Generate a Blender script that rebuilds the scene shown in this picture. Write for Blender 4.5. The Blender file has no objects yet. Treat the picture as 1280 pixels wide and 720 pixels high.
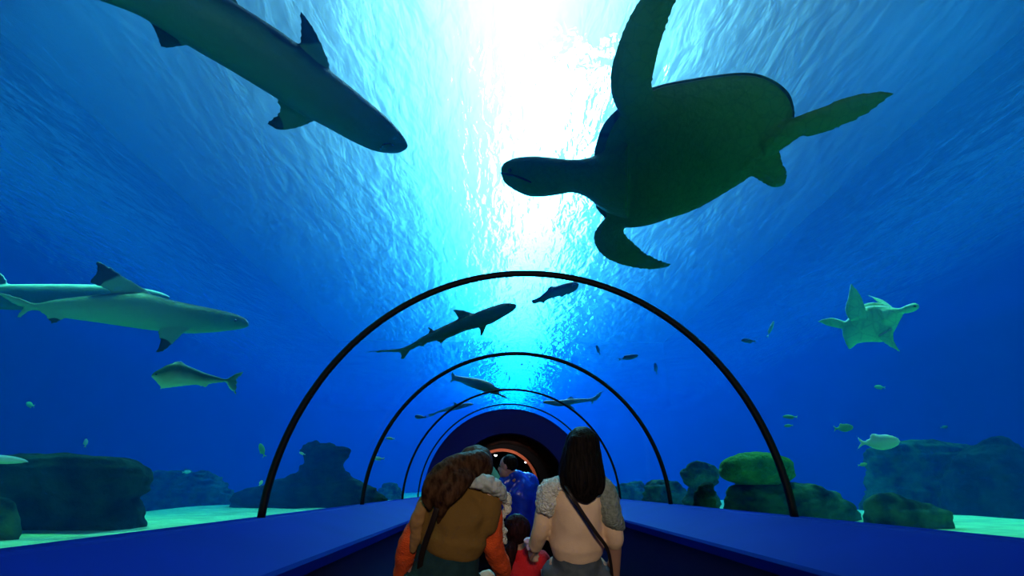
import bpy, bmesh, math, random
from mathutils import Vector, Matrix, noise, Quaternion
random.seed(7)
C = bpy.context.scene.collection
SC = bpy.context.scene

# ------------------------------------------------------------------ camera, world, light, exposure
F = 600.0
CAM = Vector((-0.175, 0.0, 1.35))
cam_data = bpy.data.cameras.new('camera')
cam_data.sensor_width = 36.0
cam_data.lens = F * 36.0 / 1280.0
cam_data.clip_start = 0.02
cam = bpy.data.objects.new('camera', cam_data)
C.objects.link(cam)
cam.location = CAM
cam.rotation_euler = (math.radians(90 + 22.5), 0, math.radians(-1.5))
SC.camera = cam
SC.view_settings.view_transform = 'Standard'
SC.view_settings.look = 'None'
SC.view_settings.gamma = 1.0
SC.view_settings.use_curve_mapping = False
SC.view_settings.exposure = 0.0
SC.cycles.use_denoising = True
SC.cycles.volume_bounces = 1
SC.cycles.max_bounces = 12
SC.cycles.transparent_max_bounces = 16
SC.cycles.caustics_refractive = False
SC.cycles.caustics_reflective = False
SC.cycles.sample_clamp_indirect = 4.0

world = bpy.data.worlds.new('sky')
SC.world = world
world.use_nodes = True
bg = world.node_tree.nodes['Background']
bg.inputs[0].default_value = (0.02, 0.2, 0.6, 1)
bg.inputs[1].default_value = 0.25

R = 1.4                       # tunnel radius
BASE = 1.203                  # springing line of the arch (top of the ledge)
SURF = 6.0                    # water surface
SAND = 1.13
PORTAL = 8.85

def area_light(name, loc, size, sizey, power, color, rot=(0, 0, 0), spread=180):
    d = bpy.data.lights.new(name, 'AREA'); d.shape = 'RECTANGLE'
    d.size = size; d.size_y = sizey; d.energy = power; d.color = color; d.spread = math.radians(spread)
    o = bpy.data.objects.new(name, d); C.objects.link(o); o.location = loc; o.rotation_euler = rot
    return o
# the row of lamps over the tank, seen through the water surface, and an added uplight
LAMPX = 0.85
area_light('tank_lamp_down', (LAMPX, 27, 10.4), 2.1, 41.0, 7500, (1.0, 1.0, 0.95))
area_light('added_glow_uplight', (0.25, 26, 10.46), 2.1, 43.0, 8200, (1.0, 1.0, 0.95), (math.pi, 0, 0))  # added unseen uplight, makes the ceiling glow around the lamp strip
for sx in (-11.5, 12.0):
    area_light('tank_side_lamp', (sx, 16, 10.4), 4.0, 30.0, 120, (0.4, 0.75, 1.0))
for sx in (-3.9, 4.1):
    area_light('reef_flood_lamp', (sx, 3.2, 7.6), 0.8, 0.8, 190, (0.6, 1.0, 0.45), (0, 0, 0), 66)
# dim warm lamp of the hall behind the visitors
hall = area_light('hall_lamp', (0.1, -2.0, 2.2), 0.6, 0.3, 70, (1.0, 0.84, 0.62), (math.radians(88), 0, 0))

# ------------------------------------------------------------------ materials
MATS = {}
def mat(name, color, rough=0.6, metal=0.0, spec=0.3, noise_amt=0.0, nscale=8.0, color2=None, bump=0.0, bscale=30.0, emit=None, estr=0.0, detail=4.0):
    if name in MATS: return MATS[name]
    m = bpy.data.materials.new(name); m.use_nodes = True
    nt = m.node_tree; b = nt.nodes['Principled BSDF']
    b.inputs['Base Color'].default_value = (*color, 1)
    b.inputs['Roughness'].default_value = rough
    b.inputs['Metallic'].default_value = metal
    b.inputs['Specular IOR Level'].default_value = spec
    tc = nt.nodes.new('ShaderNodeTexCoord')
    if color2 is not None:
        n = nt.nodes.new('ShaderNodeTexNoise'); n.inputs['Scale'].default_value = nscale; n.inputs['Detail'].default_value = detail
        nt.links.new(tc.outputs['Object'], n.inputs['Vector'])
        r = nt.nodes.new('ShaderNodeValToRGB')
        r.color_ramp.elements[0].position = 0.38; r.color_ramp.elements[1].position = 0.62
        r.color_ramp.elements[0].color = (*color, 1); r.color_ramp.elements[1].color = (*color2, 1)
        nt.links.new(n.outputs['Fac'], r.inputs['Fac']); nt.links.new(r.outputs['Color'], b.inputs['Base Color'])
    if bump:
        n2 = nt.nodes.new('ShaderNodeTexNoise'); n2.inputs['Scale'].default_value = bscale; n2.inputs['Detail'].default_value = 6
        nt.links.new(tc.outputs['Object'], n2.inputs['Vector'])
        bp = nt.nodes.new('ShaderNodeBump'); bp.inputs['Strength'].default_value = bump; bp.inputs['Distance'].default_value = 0.05
        nt.links.new(n2.outputs['Fac'], bp.inputs['Height']); nt.links.new(bp.outputs['Normal'], b.inputs['Normal'])
    if emit:
        b.inputs['Emission Color'].default_value = (*emit, 1); b.inputs['Emission Strength'].default_value = estr
    MATS[name] = m
    return m

def link(name, me, m, parent=None, smooth=True):
    o = bpy.data.objects.new(name, me); C.objects.link(o)
    if m: me.materials.append(m)
    if smooth:
        for p in me.polygons: p.use_smooth = True
    if parent: o.parent = parent
    return o
def mesh_obj(name, verts, faces, m, parent=None, smooth=True, fix=True):
    me = bpy.data.meshes.new(name); me.from_pydata([tuple(v) for v in verts], [], faces); me.update()
    if fix:
        bm = bmesh.new(); bm.from_mesh(me); bmesh.ops.recalc_face_normals(bm, faces=bm.faces); bm.to_mesh(me); bm.free()
    return link(name, me, m, parent, smooth)
def structure(o):
    o['kind'] = 'structure'; return o
def tag(o, label, cat, group=None, kind=None):
    o['label'] = label; o['category'] = cat
    if group: o['group'] = group
    if kind: o['kind'] = kind
    return o
def empty(name, loc=(0, 0, 0), rz=0):
    o = bpy.data.objects.new(name, None); C.objects.link(o); o.location = loc; o.rotation_euler = (0, 0, rz); o.empty_display_size = 0.1
    return o
def prism(profile, y0, y1, closed=True):
    """profile: list of (x, z); extruded along y."""
    n = len(profile)
    v = [(x, y0, z) for x, z in profile] + [(x, y1, z) for x, z in profile]
    f = [(i, (i + 1) % n, n + (i + 1) % n, n + i) for i in range(n if closed else n - 1)]
    if closed: f += [tuple(range(n))[::-1], tuple(range(n, 2 * n))]
    return v, f
def arc(r, n=64, a0=0, a1=math.pi, cz=BASE):
    return [(r * math.cos(a0 + (a1 - a0) * i / n), cz + r * math.sin(a0 + (a1 - a0) * i / n)) for i in range(n + 1)]

# ------------------------------------------------------------------ water body and surface
def water_material():
    m = bpy.data.materials.new('water_volume'); m.use_nodes = True; nt = m.node_tree
    nt.nodes.remove(nt.nodes['Principled BSDF']); out = nt.nodes['Material Output']
    ab = nt.nodes.new('ShaderNodeVolumeAbsorption'); ab.inputs['Color'].default_value = (0.03, 0.75, 0.95, 1); ab.inputs['Density'].default_value = 0.44
    sc = nt.nodes.new('ShaderNodeVolumeScatter'); sc.inputs['Color'].default_value = (0.0, 0.25, 1.0, 1); sc.inputs['Density'].default_value = 0.045
    sc.inputs['Anisotropy'].default_value = 0.35
    ad = nt.nodes.new('ShaderNodeAddShader')
    nt.links.new(ab.outputs[0], ad.inputs[0]); nt.links.new(sc.outputs[0], ad.inputs[1]); nt.links.new(ad.outputs[0], out.inputs['Volume'])
    return m
TX = 14.0; Y0 = -5.0; Y1 = 40.0
ring_in = arc(R + 0.03)
prof = [(-TX, -3), (-R - 0.065, -3), (-R - 0.065, BASE), (-R - 0.03, BASE)] + ring_in[::-1][1:-1] + [(R + 0.03, BASE), (R + 0.065, BASE), (R + 0.065, -3), (TX, -3), (TX, SURF - 0.12), (-TX, SURF - 0.12)]
v, f = prism(prof, Y0, Y1)
water = structure(mesh_obj('water', v, f, water_material(), smooth=False))

def surface_material():
    m = bpy.data.materials.new('water_surface'); m.use_nodes = True; nt = m.node_tree
    nt.nodes.remove(nt.nodes['Principled BSDF']); out = nt.nodes['Material Output']
    tc = nt.nodes.new('ShaderNodeTexCoord')
    prev = None
    for (sx, sy, rot, scale, dist) in ((1.0, 0.55, -15, 1.1, 0.22), (1.0, 0.35, -22, 5.5, 0.09), (0.7, 0.5, 30, 9.0, 0.02)):
        mp = nt.nodes.new('ShaderNodeMapping'); mp.inputs['Scale'].default_value = (sx, sy, 1.0); mp.inputs['Rotation'].default_value = (0, 0, math.radians(rot))
        nt.links.new(tc.outputs['Object'], mp.inputs['Vector'])
        n1 = nt.nodes.new('ShaderNodeTexNoise'); n1.inputs['Scale'].default_value = scale; n1.inputs['Detail'].default_value = 3; n1.inputs['Roughness'].default_value = 0.5; n1.inputs['Distortion'].default_value = 0.6
        nt.links.new(mp.outputs[0], n1.inputs['Vector'])
        bp = nt.nodes.new('ShaderNodeBump'); bp.inputs['Strength'].default_value = 1.0; bp.inputs['Distance'].default_value = dist
        nt.links.new(n1.outputs['Fac'], bp.inputs['Height'])
        if prev: nt.links.new(prev.outputs[0], bp.inputs['Normal'])
        prev = bp
    rf = nt.nodes.new('ShaderNodeBsdfGlass'); rf.inputs['IOR'].default_value = 1.3; rf.inputs['Roughness'].default_value = 0.12; rf.inputs['Color'].default_value = (1, 1, 1, 1)
    nt.links.new(bp.outputs[0], rf.inputs['Normal'])
    tr = nt.nodes.new('ShaderNodeBsdfTransparent')
    mx = nt.nodes.new('ShaderNodeMixShader'); mx.inputs[0].default_value = 0.5
    nt.links.new(tr.outputs[0], mx.inputs[1]); nt.links.new(rf.outputs[0], mx.inputs[2]); nt.links.new(mx.outputs[0], out.inputs['Surface'])
    return m
sv = [(-TX, Y0, SURF), (TX, Y0, SURF), (TX, Y1, SURF), (-TX, Y1, SURF)]
surf = structure(mesh_obj('water_surface', sv, [(3, 2, 1, 0)], surface_material(), smooth=False, fix=False))

# ------------------------------------------------------------------ tank walls and sand
blue_wall = mat('painted_tank_wall', (0.002, 0.008, 0.22), 0.8, color2=(0.002, 0.007, 0.18), nscale=1.5)
def box_v(x0, x1, y0, y1, z0, z1):
    v = [(x, y, z) for x in (x0, x1) for y in (y0, y1) for z in (z0, z1)]
    f = [(0, 1, 3, 2), (4, 6, 7, 5), (0, 4, 5, 1), (2, 3, 7, 6), (0, 2, 6, 4), (1, 5, 7, 3)]
    return v, f
for nm, b in (('wall_left', (-TX - 0.3, -TX, Y0, Y1, -3, 12.9)), ('wall_right', (TX, TX + 0.3, Y0, Y1, -3, 12.9)),
              ('wall_far', (-TX, TX, Y1, Y1 + 0.3, -3, 12.9)), ('wall_near', (-TX, TX, Y0 - 0.3, Y0, -3, 12.9))):
    v, f = box_v(*b); structure(mesh_obj(nm, v, f, blue_wall, smooth=False))
sand_m = mat('sand', (0.66, 0.95, 0.42), 0.9, color2=(0.48, 0.70, 0.30), nscale=5, bump=0.6, bscale=14)
def sand_z(x, y):
    d = abs(x) - R
    d = min(d, 6.0)
    return SAND - 0.015 + 0.03 * noise.noise(Vector((x * 0.9, y * 0.9, 3.1))) + 0.012 * noise.noise(Vector((x * 4, y * 4, 1.1))) + - 0.55 * max(0, d - 2.6) ** 1.3 * (1 if d < 5 else 1)
for side in (-1, 1):
    nx, ny = 60, 120
    V = []; Fa = []
    for i in range(nx + 1):
        t = (i / nx) ** 1.7
        x = side * (R - 0.02 + (TX - R) * t)
        for j in range(ny + 1):
            y = Y0 + (Y1 - Y0) * (j / ny)
            V.append((x, y, sand_z(x, y)))
    for i in range(nx):
        for j in range(ny):
            a = i * (ny + 1) + j; Fa.append((a, a + 1, a + ny + 2, a + ny + 1))
    o = mesh_obj('sand_bed', V, Fa, sand_m)
    for p in o.data.polygons: pass
    structure(o)

# ------------------------------------------------------------------ tunnel
def glass_material():
    m = bpy.data.materials.new('acrylic'); m.use_nodes = True; nt = m.node_tree
    nt.nodes.remove(nt.nodes['Principled BSDF']); out = nt.nodes['Material Output']
    tr = nt.nodes.new('ShaderNodeBsdfTransparent'); tr.inputs[0].default_value = (0.97, 0.99, 1, 1)
    gl = nt.nodes.new('ShaderNodeBsdfGlossy'); gl.inputs['Roughness'].default_value = 0.03
    lw = nt.nodes.new('ShaderNodeFresnel'); lw.inputs['IOR'].default_value = 1.05
    mx = nt.nodes.new('ShaderNodeMixShader')
    nt.links.new(lw.outputs[0], mx.inputs[0]); nt.links.new(tr.outputs[0], mx.inputs[1]); nt.links.new(gl.outputs[0], mx.inputs[2])
    nt.links.new(mx.outputs[0], out.inputs['Surface'])
    return m
acr = glass_material()
v, f = prism(arc(R + 0.015, 96), Y0, PORTAL, closed=False)
structure(mesh_obj('window_1', v, f, acr, smooth=True, fix=False))

ledge_m = mat('blue_painted_ledge', (0.0, 0.009, 0.23), 0.6, spec=0.03, color2=(0.0, 0.008, 0.20), nscale=1.2)
dark_m = mat('dark_blue_panel', (0.006, 0.010, 0.075), 0.5, spec=0.3)
LX = 0.672 * R; LZ = 1.35 - 0.195 * R
for side, nm in ((-1, 'ledge_left'), (1, 'ledge_right')):
    pr = [(side * (R + 0.06), BASE + 0.0), (side * (R - 0.035), BASE + 0.0), (side * (R - 0.05), BASE - 0.008), (side * (LX + 0.01), LZ + 0.004), (side * LX, LZ - 0.01), (side * LX, LZ - 0.05), (side * (LX + 0.05), LZ - 0.05), (side * (R + 0.06), LZ - 0.05)]
    v, f = prism(pr, Y0, PORTAL + 0.2)
    structure(mesh_obj('trim_1' if side < 0 else 'trim_2', v, f, ledge_m, smooth=False))
    pr = [(side * (LX + 0.03), LZ - 0.05), (side * (LX + 0.03), 0.0), (side * (R + 0.06), 0.0), (side * (R + 0.06), LZ - 0.05)]
    v, f = prism(pr, Y0, PORTAL + 0.2)
    structure(mesh_obj('wall_tunnel_left' if side < 0 else 'wall_tunnel_right', v, f, dark_m, smooth=False))
v, f = box_v(-R - 0.06, R + 0.06, Y0, Y1, -0.1, 0.0)
structure(mesh_obj('floor', v, f, mat('dark_carpet', (0.012, 0.014, 0.03), 0.95, color2=(0.02, 0.02, 0.04), nscale=60), smooth=False))

# arched steel ribs between the acrylic panels
rib_m = mat('black_seal', (0.002, 0.004, 0.008), 0.6, spec=0.12)
def rib(y, w, label):
    pts = [(R + 0.012, BASE - 0.0)] + []
    V = []; Fa = []
    n = 96
    q = w / 0.036 * 0.012
    sec = [(R - q, -w / 2), (R + 0.016, -w / 2), (R + 0.016, w / 2), (R - q, w / 2), (R - q * 1.3, w / 4), (R - q * 1.3, -w / 4)]
    for i in range(n + 1):
        a = math.pi * i / n
        for (r, dy) in sec: V.append((r * math.cos(a), y + dy, BASE + r * math.sin(a)))
    k = len(sec)
    for i in range(n):
        for j in range(k):
            Fa.append((i * k + j, i * k + (j + 1) % k, (i + 1) * k + (j + 1) % k, (i + 1) * k + j))
    Fa += [tuple(range(k)), tuple(n * k + j for j in range(k))[::-1]]
    return tag(mesh_obj('arch_rib', V, Fa, rib_m), label, 'tunnel rib', 'black ribs arching over the acrylic tunnel')
RIBY = [2.0 * R * 0.995, 3.41 * R, 4.82 * R, 5.75 * R]
rib(RIBY[0], 0.036, 'widest black rib arching over the tunnel, nearest to the visitors')
rib(RIBY[1], 0.036, 'second black rib of the tunnel, behind the widest one')
rib(RIBY[2], 0.024, 'third thin rib of the tunnel, smaller than the second arch')
rib(RIBY[3], 0.016, 'farthest faint rib of the tunnel just before the navy portal')

# portal: navy ring, dark passage, orange arch
navy = mat('navy_portal_paint', (0.004, 0.006, 0.10), 0.6, spec=0.15)
black = mat('dark_passage_paint', (0.004, 0.004, 0.008), 0.8)
def annulus(r0, r1, y0, y1, m, nm, par=None, zb=0.0, cz=BASE):
    n = 64
    inn = [(r0, zb)] + arc(r0, n, cz=cz) + [(-r0, zb)]
    out = [(r1, zb)] + arc(r1, n, cz=cz) + [(-r1, zb)]
    pr = out + inn[::-1]
    k = len(inn)
    V = [(x, y, z) for y in (y0, y1) for (x, z) in (inn + out)]
    Fa = []
    for i in range(k - 1):
        Fa.append((i, i + 1, k + i + 1, k + i)); Fa.append((2 * k + i, 3 * k + i, 3 * k + i + 1, 2 * k + i + 1))
        Fa.append((i, 2 * k + i, 2 * k + i + 1, i + 1)); Fa.append((k + i, k + i + 1, 3 * k + i + 1, 3 * k + i))
    for i in (0, k - 1): Fa.append((i, k + i, 3 * k + i, 2 * k + i))
    return mesh_obj(nm, V, Fa, m, par, smooth=False)
structure(annulus(0.735 * R, R + 0.05, PORTAL, PORTAL + 0.25, navy, 'wall_portal'))
structure(annulus(R - 0.15, R + 0.05, PORTAL + 0.25, Y1, black, 'wall_passage'))
v, f = box_v(-R, R, 22, 22.2, 0, BASE + R)
structure(mesh_obj('wall_passage_end', v, f, black, smooth=False))
v, f = box_v(-TX, TX, Y0, Y1, 12.9, 13.1)
structure(mesh_obj('ceiling', v, f, mat('pale_ceiling_paint', (0.75, 0.8, 0.85), 0.9), smooth=False))
structure(annulus(1.0, 1.24, 14.1, 14.3, black, 'wall_arch', cz=BASE + 0.05))
arch = structure(annulus(0.93, 1.005, 13.95, 14.09, mat('orange_arch_paint', (0.75, 0.20, 0.10), 0.6), 'trim_3', cz=BASE + 0.12))
area_light('added_arch_fill_lamp', (0, 12.6, 2.1), 0.4, 0.4, 4, (1.0, 0.75, 0.6), (math.radians(80), 0, 0), 100)  # added unseen warm fill so the orange arch shows lit
arch.location.x = -0.09

# ------------------------------------------------------------------ building tools
CM = cam.rotation_euler.to_matrix()
def W(px, py, s):
    """point seen at pixel (px, py), s metres deep along the view axis"""
    return CAM + CM @ Vector(((px - 640) / F * s, (360 - py) / F * s, -s))
def VD(px, py):
    return (CM @ Vector(((px - 640) / F, (360 - py) / F, -1))).normalized()
class Plane:
    """the plane an animal lies in; v points from its camera side to its far side"""
    def __init__(s, px, py, depth, tilt=0.0, tdir=(0, 0, 1)):
        s.o = W(px, py, depth); v = VD(px, py)
        s.v = (v * (1 - tilt) + Vector(tdir).normalized() * tilt).normalized()
    def __call__(s, px, py, off=0.0):
        d = VD(px, py); t = (s.o - CAM).dot(s.v) / d.dot(s.v)
        return CAM + d * t + s.v * off
class Geo:
    def __init__(s): s.v = []; s.f = []
    def ring_loft(s, rings):
        b = len(s.v); k = len(rings[0])
        for r in rings: s.v += r
        for i in range(len(rings) - 1):
            for j in range(k):
                s.f.append((b + i * k + j, b + i * k + (j + 1) % k, b + (i + 1) * k + (j + 1) % k, b + (i + 1) * k + j))
        c0 = sum(rings[0], Vector()) / k; c1 = sum(rings[-1], Vector()) / k
        n = len(s.v); s.v += [c0, c1]
        for j in range(k):
            s.f.append((n, b + (j + 1) % k, b + j)); e = b + (len(rings) - 1) * k
            s.f.append((n + 1, e + j, e + (j + 1) % k))
    def ellipsoid(s, c, r, M=None, nu=20, nv=12):
        M = M or Matrix.Identity(3); rings = []
        for i in range(nv + 1):
            a = math.pi * (0.02 + 0.96 * i / nv)
            rings.append([Vector(c) + M @ Vector((r[0] * math.sin(a) * math.cos(t), r[1] * math.sin(a) * math.sin(t), r[2] * math.cos(a))) for t in [2 * math.pi * q / nu for q in range(nu)]])
        s.ring_loft(rings)
    def tube(s, pts, rad, up=(0, 0, 1), k=16, caps=True, sub=5):
        """pts: Vectors; rad: (ra, rb) per point, ra across, rb along the up side"""
        pts = [Vector(p) for p in pts]; rad = [(r, r) if not isinstance(r, tuple) else r for r in rad]
        P, Q = spl(pts, sub), spl([Vector((a, b, 0)) for a, b in rad], sub)
        up = Vector(up); rings = []
        n = len(P)
        T = [(P[min(i + 1, n - 1)] - P[max(i - 1, 0)]).normalized() for i in range(n)]
        def frame(t):
            a = t.cross(up)
            if a.length < 1e-3: a = t.cross(Vector((1, 0.1, 0)))
            a.normalize(); return a, a.cross(t).normalized()
        def ringat(c, t, ra, rb):
            a, b = frame(t)
            return [c + a * ra * math.cos(w) + b * rb * math.sin(w) for w in [2 * math.pi * q / k for q in range(k)]]
        if caps:
            for q in (80, 55, 28):
                e = math.radians(q); r = min(Q[0].x, Q[0].y)
                rings.append(ringat(P[0] - T[0] * r * math.sin(e), T[0], Q[0].x * math.cos(e), Q[0].y * math.cos(e)))
        for i in range(n): rings.append(ringat(P[i], T[i], Q[i].x, Q[i].y))
        if caps:
            for q in (28, 55, 80):
                e = math.radians(q); r = min(Q[-1].x, Q[-1].y)
                rings.append(ringat(P[-1] + T[-1] * r * math.sin(e), T[-1], Q[-1].x * math.cos(e), Q[-1].y * math.cos(e)))
        s.ring_loft(rings)
    def body(s, pl, st, tn=0.9, tf=0.9, k=24, sub=6, pw=2.0):
        """st: (ax, ay, bx, by) edge pairs from nose to tail in the plane pl, optional 5th off and 6th thickness factor"""
        rows = [Vector((*q[:2], 0)) for q in st], [Vector((*q[2:4], 0)) for q in st], [Vector(((q[4] if len(q) > 4 else 0), (q[5] if len(q) > 5 else 1), 0)) for q in st]
        A, B, O = spl(rows[0], sub), spl(rows[1], sub), spl(rows[2], sub)
        rings = []
        for a, b, o in zip(A, B, O):
            pa, pb = pl(a.x, a.y, o.x), pl(b.x, b.y, o.x); c = (pa + pb) / 2; h = (pa - pb) / 2; w = h.length
            r = []
            for q in range(k):
                t = 2 * math.pi * q / k; cs, sn = math.cos(t), math.sin(t)
                cs2 = math.copysign(abs(cs) ** (2 / pw), cs); sn2 = math.copysign(abs(sn) ** (2 / pw), sn)
                r.append(c + h * cs2 + pl.v * w * o.y * (sn2 * (tf if sn > 0 else tn)))
            rings.append(r)
        s.ring_loft(rings)
    def fin(s, pl, lead, trail, th, off0=0.0, off1=0.0, n=14, m=8):
        """a fin between its leading and trailing edge, root first; th root half thickness in metres; off0..off1 depth offsets from root to tip"""
        L = resample([Vector((x, y, 0)) for x, y in lead], n); T = resample([Vector((x, y, 0)) for x, y in trail], n)
        rings = []
        for i in range(n):
            u = i / (n - 1); off = off0 + (off1 - off0) * u; t = th * (1 - 0.8 * u)
            top = []; bot = []
            for j in range(m + 1):
                c = j / m; p = L[i].lerp(T[i], c); h = t * (math.sin(math.pi * c ** 0.7) ** 0.6 if 0 < c < 1 else 0.04) + 0.0004
                w = pl(p.x, p.y, off); top.append(w + pl.v * h); bot.append(w - pl.v * h)
            rings.append(top + bot[::-1])
        s.ring_loft(rings)
def spl(P, sub):
    """Catmull-Rom through the points"""
    if sub <= 1 or len(P) < 3: 
        if len(P) == 2 and sub > 1: return [P[0].lerp(P[1], i / sub) for i in range(sub + 1)]
        return list(P)
    out = []
    for i in range(len(P) - 1):
        p0 = P[i - 1] if i else P[0] * 2 - P[1]; p1 = P[i]; p2 = P[i + 1]; p3 = P[i + 2] if i + 2 < len(P) else P[-1] * 2 - P[-2]
        for j in range(sub):
            t = j / sub
            out.append(0.5 * ((2 * p1) + (p2 - p0) * t + (2 * p0 - 5 * p1 + 4 * p2 - p3) * t * t + (3 * p1 - p0 - 3 * p2 + p3) * t ** 3))
    return out + [P[-1]]
def resample(P, n):
    Q = spl(P, 8); d = [0]
    for a, b in zip(Q, Q[1:]): d.append(d[-1] + (b - a).length)
    out = []
    for i in range(n):
        t = d[-1] * i / (n - 1); j = 0
        while j < len(d) - 2 and d[j + 1] < t: j += 1
        out.append(Q[j].lerp(Q[j + 1], min(1, max(0, (t - d[j]) / max(1e-9, d[j + 1] - d[j])))))
    return out
def skin_mesh(geo, name, m, voxel=0.01, parent=None, smooth=2, origin=None, belly=None, rough=0.0, rs=6.0):
    """all shapes of geo grown together into one continuous surface"""
    me = bpy.data.meshes.new(name); me.from_pydata([tuple(v) for v in geo.v], [], geo.f); me.update()
    bm = bmesh.new(); bm.from_mesh(me); bmesh.ops.recalc_face_normals(bm, faces=bm.faces); bm.to_mesh(me); bm.free()
    t = bpy.data.objects.new('tmp', me); C.objects.link(t)
    md = t.modifiers.new('r', 'REMESH'); md.mode = 'VOXEL'; md.voxel_size = voxel; md.adaptivity = 0
    if smooth:
        sm = t.modifiers.new('s', 'SMOOTH'); sm.factor = 0.5; sm.iterations = smooth
    dg = bpy.context.evaluated_depsgraph_get(); ev = t.evaluated_get(dg)
    new = bpy.data.meshes.new_from_object(ev); bpy.data.objects.remove(t); bpy.data.meshes.remove(me)
    new.name = name
    if rough:
        nr = [v.normal.copy() for v in new.vertices]
        for v, q in zip(new.vertices, nr):
            v.co += q * rough * (noise.noise(v.co * rs) + 0.5 * noise.noise(v.co * rs * 2.3))
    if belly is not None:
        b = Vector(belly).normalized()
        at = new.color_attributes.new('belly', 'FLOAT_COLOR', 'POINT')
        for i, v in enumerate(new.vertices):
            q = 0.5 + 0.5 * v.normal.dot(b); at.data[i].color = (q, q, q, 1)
    origin = Vector(origin) if origin is not None else sum((v.co for v in new.vertices), Vector()) / max(1, len(new.vertices))
    if parent is not None: origin = Vector(parent.matrix_basis.translation)
    new.transform(Matrix.Translation(-origin))
    o = link(name, new, m, None)
    if parent is not None: o.parent = parent
    else: o.location = origin
    return o
def child_of(o, parent):
    """o was built in world coordinates around its own origin"""
    o.parent = parent; o.location = o.location - parent.location; return o
def two_tone(name, back, belly, pos=0.5, soft=0.15, rough=0.5, patch=None, pscale=9.0, bump=0.2, spec=0.3):
    if name in MATS: return MATS[name]
    m = bpy.data.materials.new(name); m.use_nodes = True; nt = m.node_tree; b = nt.nodes['Principled BSDF']
    b.inputs['Roughness'].default_value = rough; b.inputs['Specular IOR Level'].default_value = spec
    at = nt.nodes.new('ShaderNodeAttribute'); at.attribute_name = 'belly'
    tc = nt.nodes.new('ShaderNodeTexCoord'); n = nt.nodes.new('ShaderNodeTexNoise'); n.inputs['Scale'].default_value = pscale; n.inputs['Detail'].default_value = 4
    nt.links.new(tc.outputs['Object'], n.inputs['Vector'])
    ma = nt.nodes.new('ShaderNodeMath'); ma.operation = 'MULTIPLY_ADD'; ma.inputs[1].default_value = 0.25; ma.inputs[2].default_value = -0.125
    nt.links.new(n.outputs['Fac'], ma.inputs[0])
    ad = nt.nodes.new('ShaderNodeMath'); ad.operation = 'ADD'; nt.links.new(at.outputs['Fac'], ad.inputs[0]); nt.links.new(ma.outputs[0], ad.inputs[1])
    r = nt.nodes.new('ShaderNodeValToRGB'); e = r.color_ramp.elements
    e[0].position = pos - soft; e[0].color = (*back, 1); e[1].position = pos + soft; e[1].color = (*belly, 1)
    nt.links.new(ad.outputs[0], r.inputs['Fac'])
    last = r.outputs['Color']
    if patch:
        vo = nt.nodes.new('ShaderNodeTexVoronoi'); vo.feature = 'DISTANCE_TO_EDGE'; vo.inputs['Scale'].default_value = pscale
        nt.links.new(tc.outputs['Object'], vo.inputs['Vector'])
        r2 = nt.nodes.new('ShaderNodeValToRGB'); r2.color_ramp.elements[0].position = 0.02; r2.color_ramp.elements[1].position = 0.09
        nt.links.new(vo.outputs['Distance'], r2.inputs['Fac'])
        mx = nt.nodes.new('ShaderNodeMixRGB'); mx.inputs[1].default_value = (*patch, 1)
        nt.links.new(r2.outputs['Color'], mx.inputs[0]); nt.links.new(last, mx.inputs[2]); last = mx.outputs[0]
    nt.links.new(last, b.inputs['Base Color'])
    if bump:
        bp = nt.nodes.new('ShaderNodeBump'); bp.inputs['Strength'].default_value = bump; bp.inputs['Distance'].default_value = 0.02
        n3 = nt.nodes.new('ShaderNodeTexNoise'); n3.inputs['Scale'].default_value = 30
        nt.links.new(tc.outputs['Object'], n3.inputs['Vector']); nt.links.new(n3.outputs['Fac'], bp.inputs['Height']); nt.links.new(bp.outputs[0], b.inputs['Normal'])
    MATS[name] = m; return m
eye_m = mat('eye_black', (0.005, 0.006, 0.008), 0.15, spec=0.6)
def eye(parent, p, r):
    g = Geo(); g.ellipsoid((0, 0, 0), (r, r, r), nu=12, nv=8)
    o = mesh_obj('eye', g.v, g.f, eye_m, parent); o.location = Vector(p) - parent.location
    return o

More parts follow.
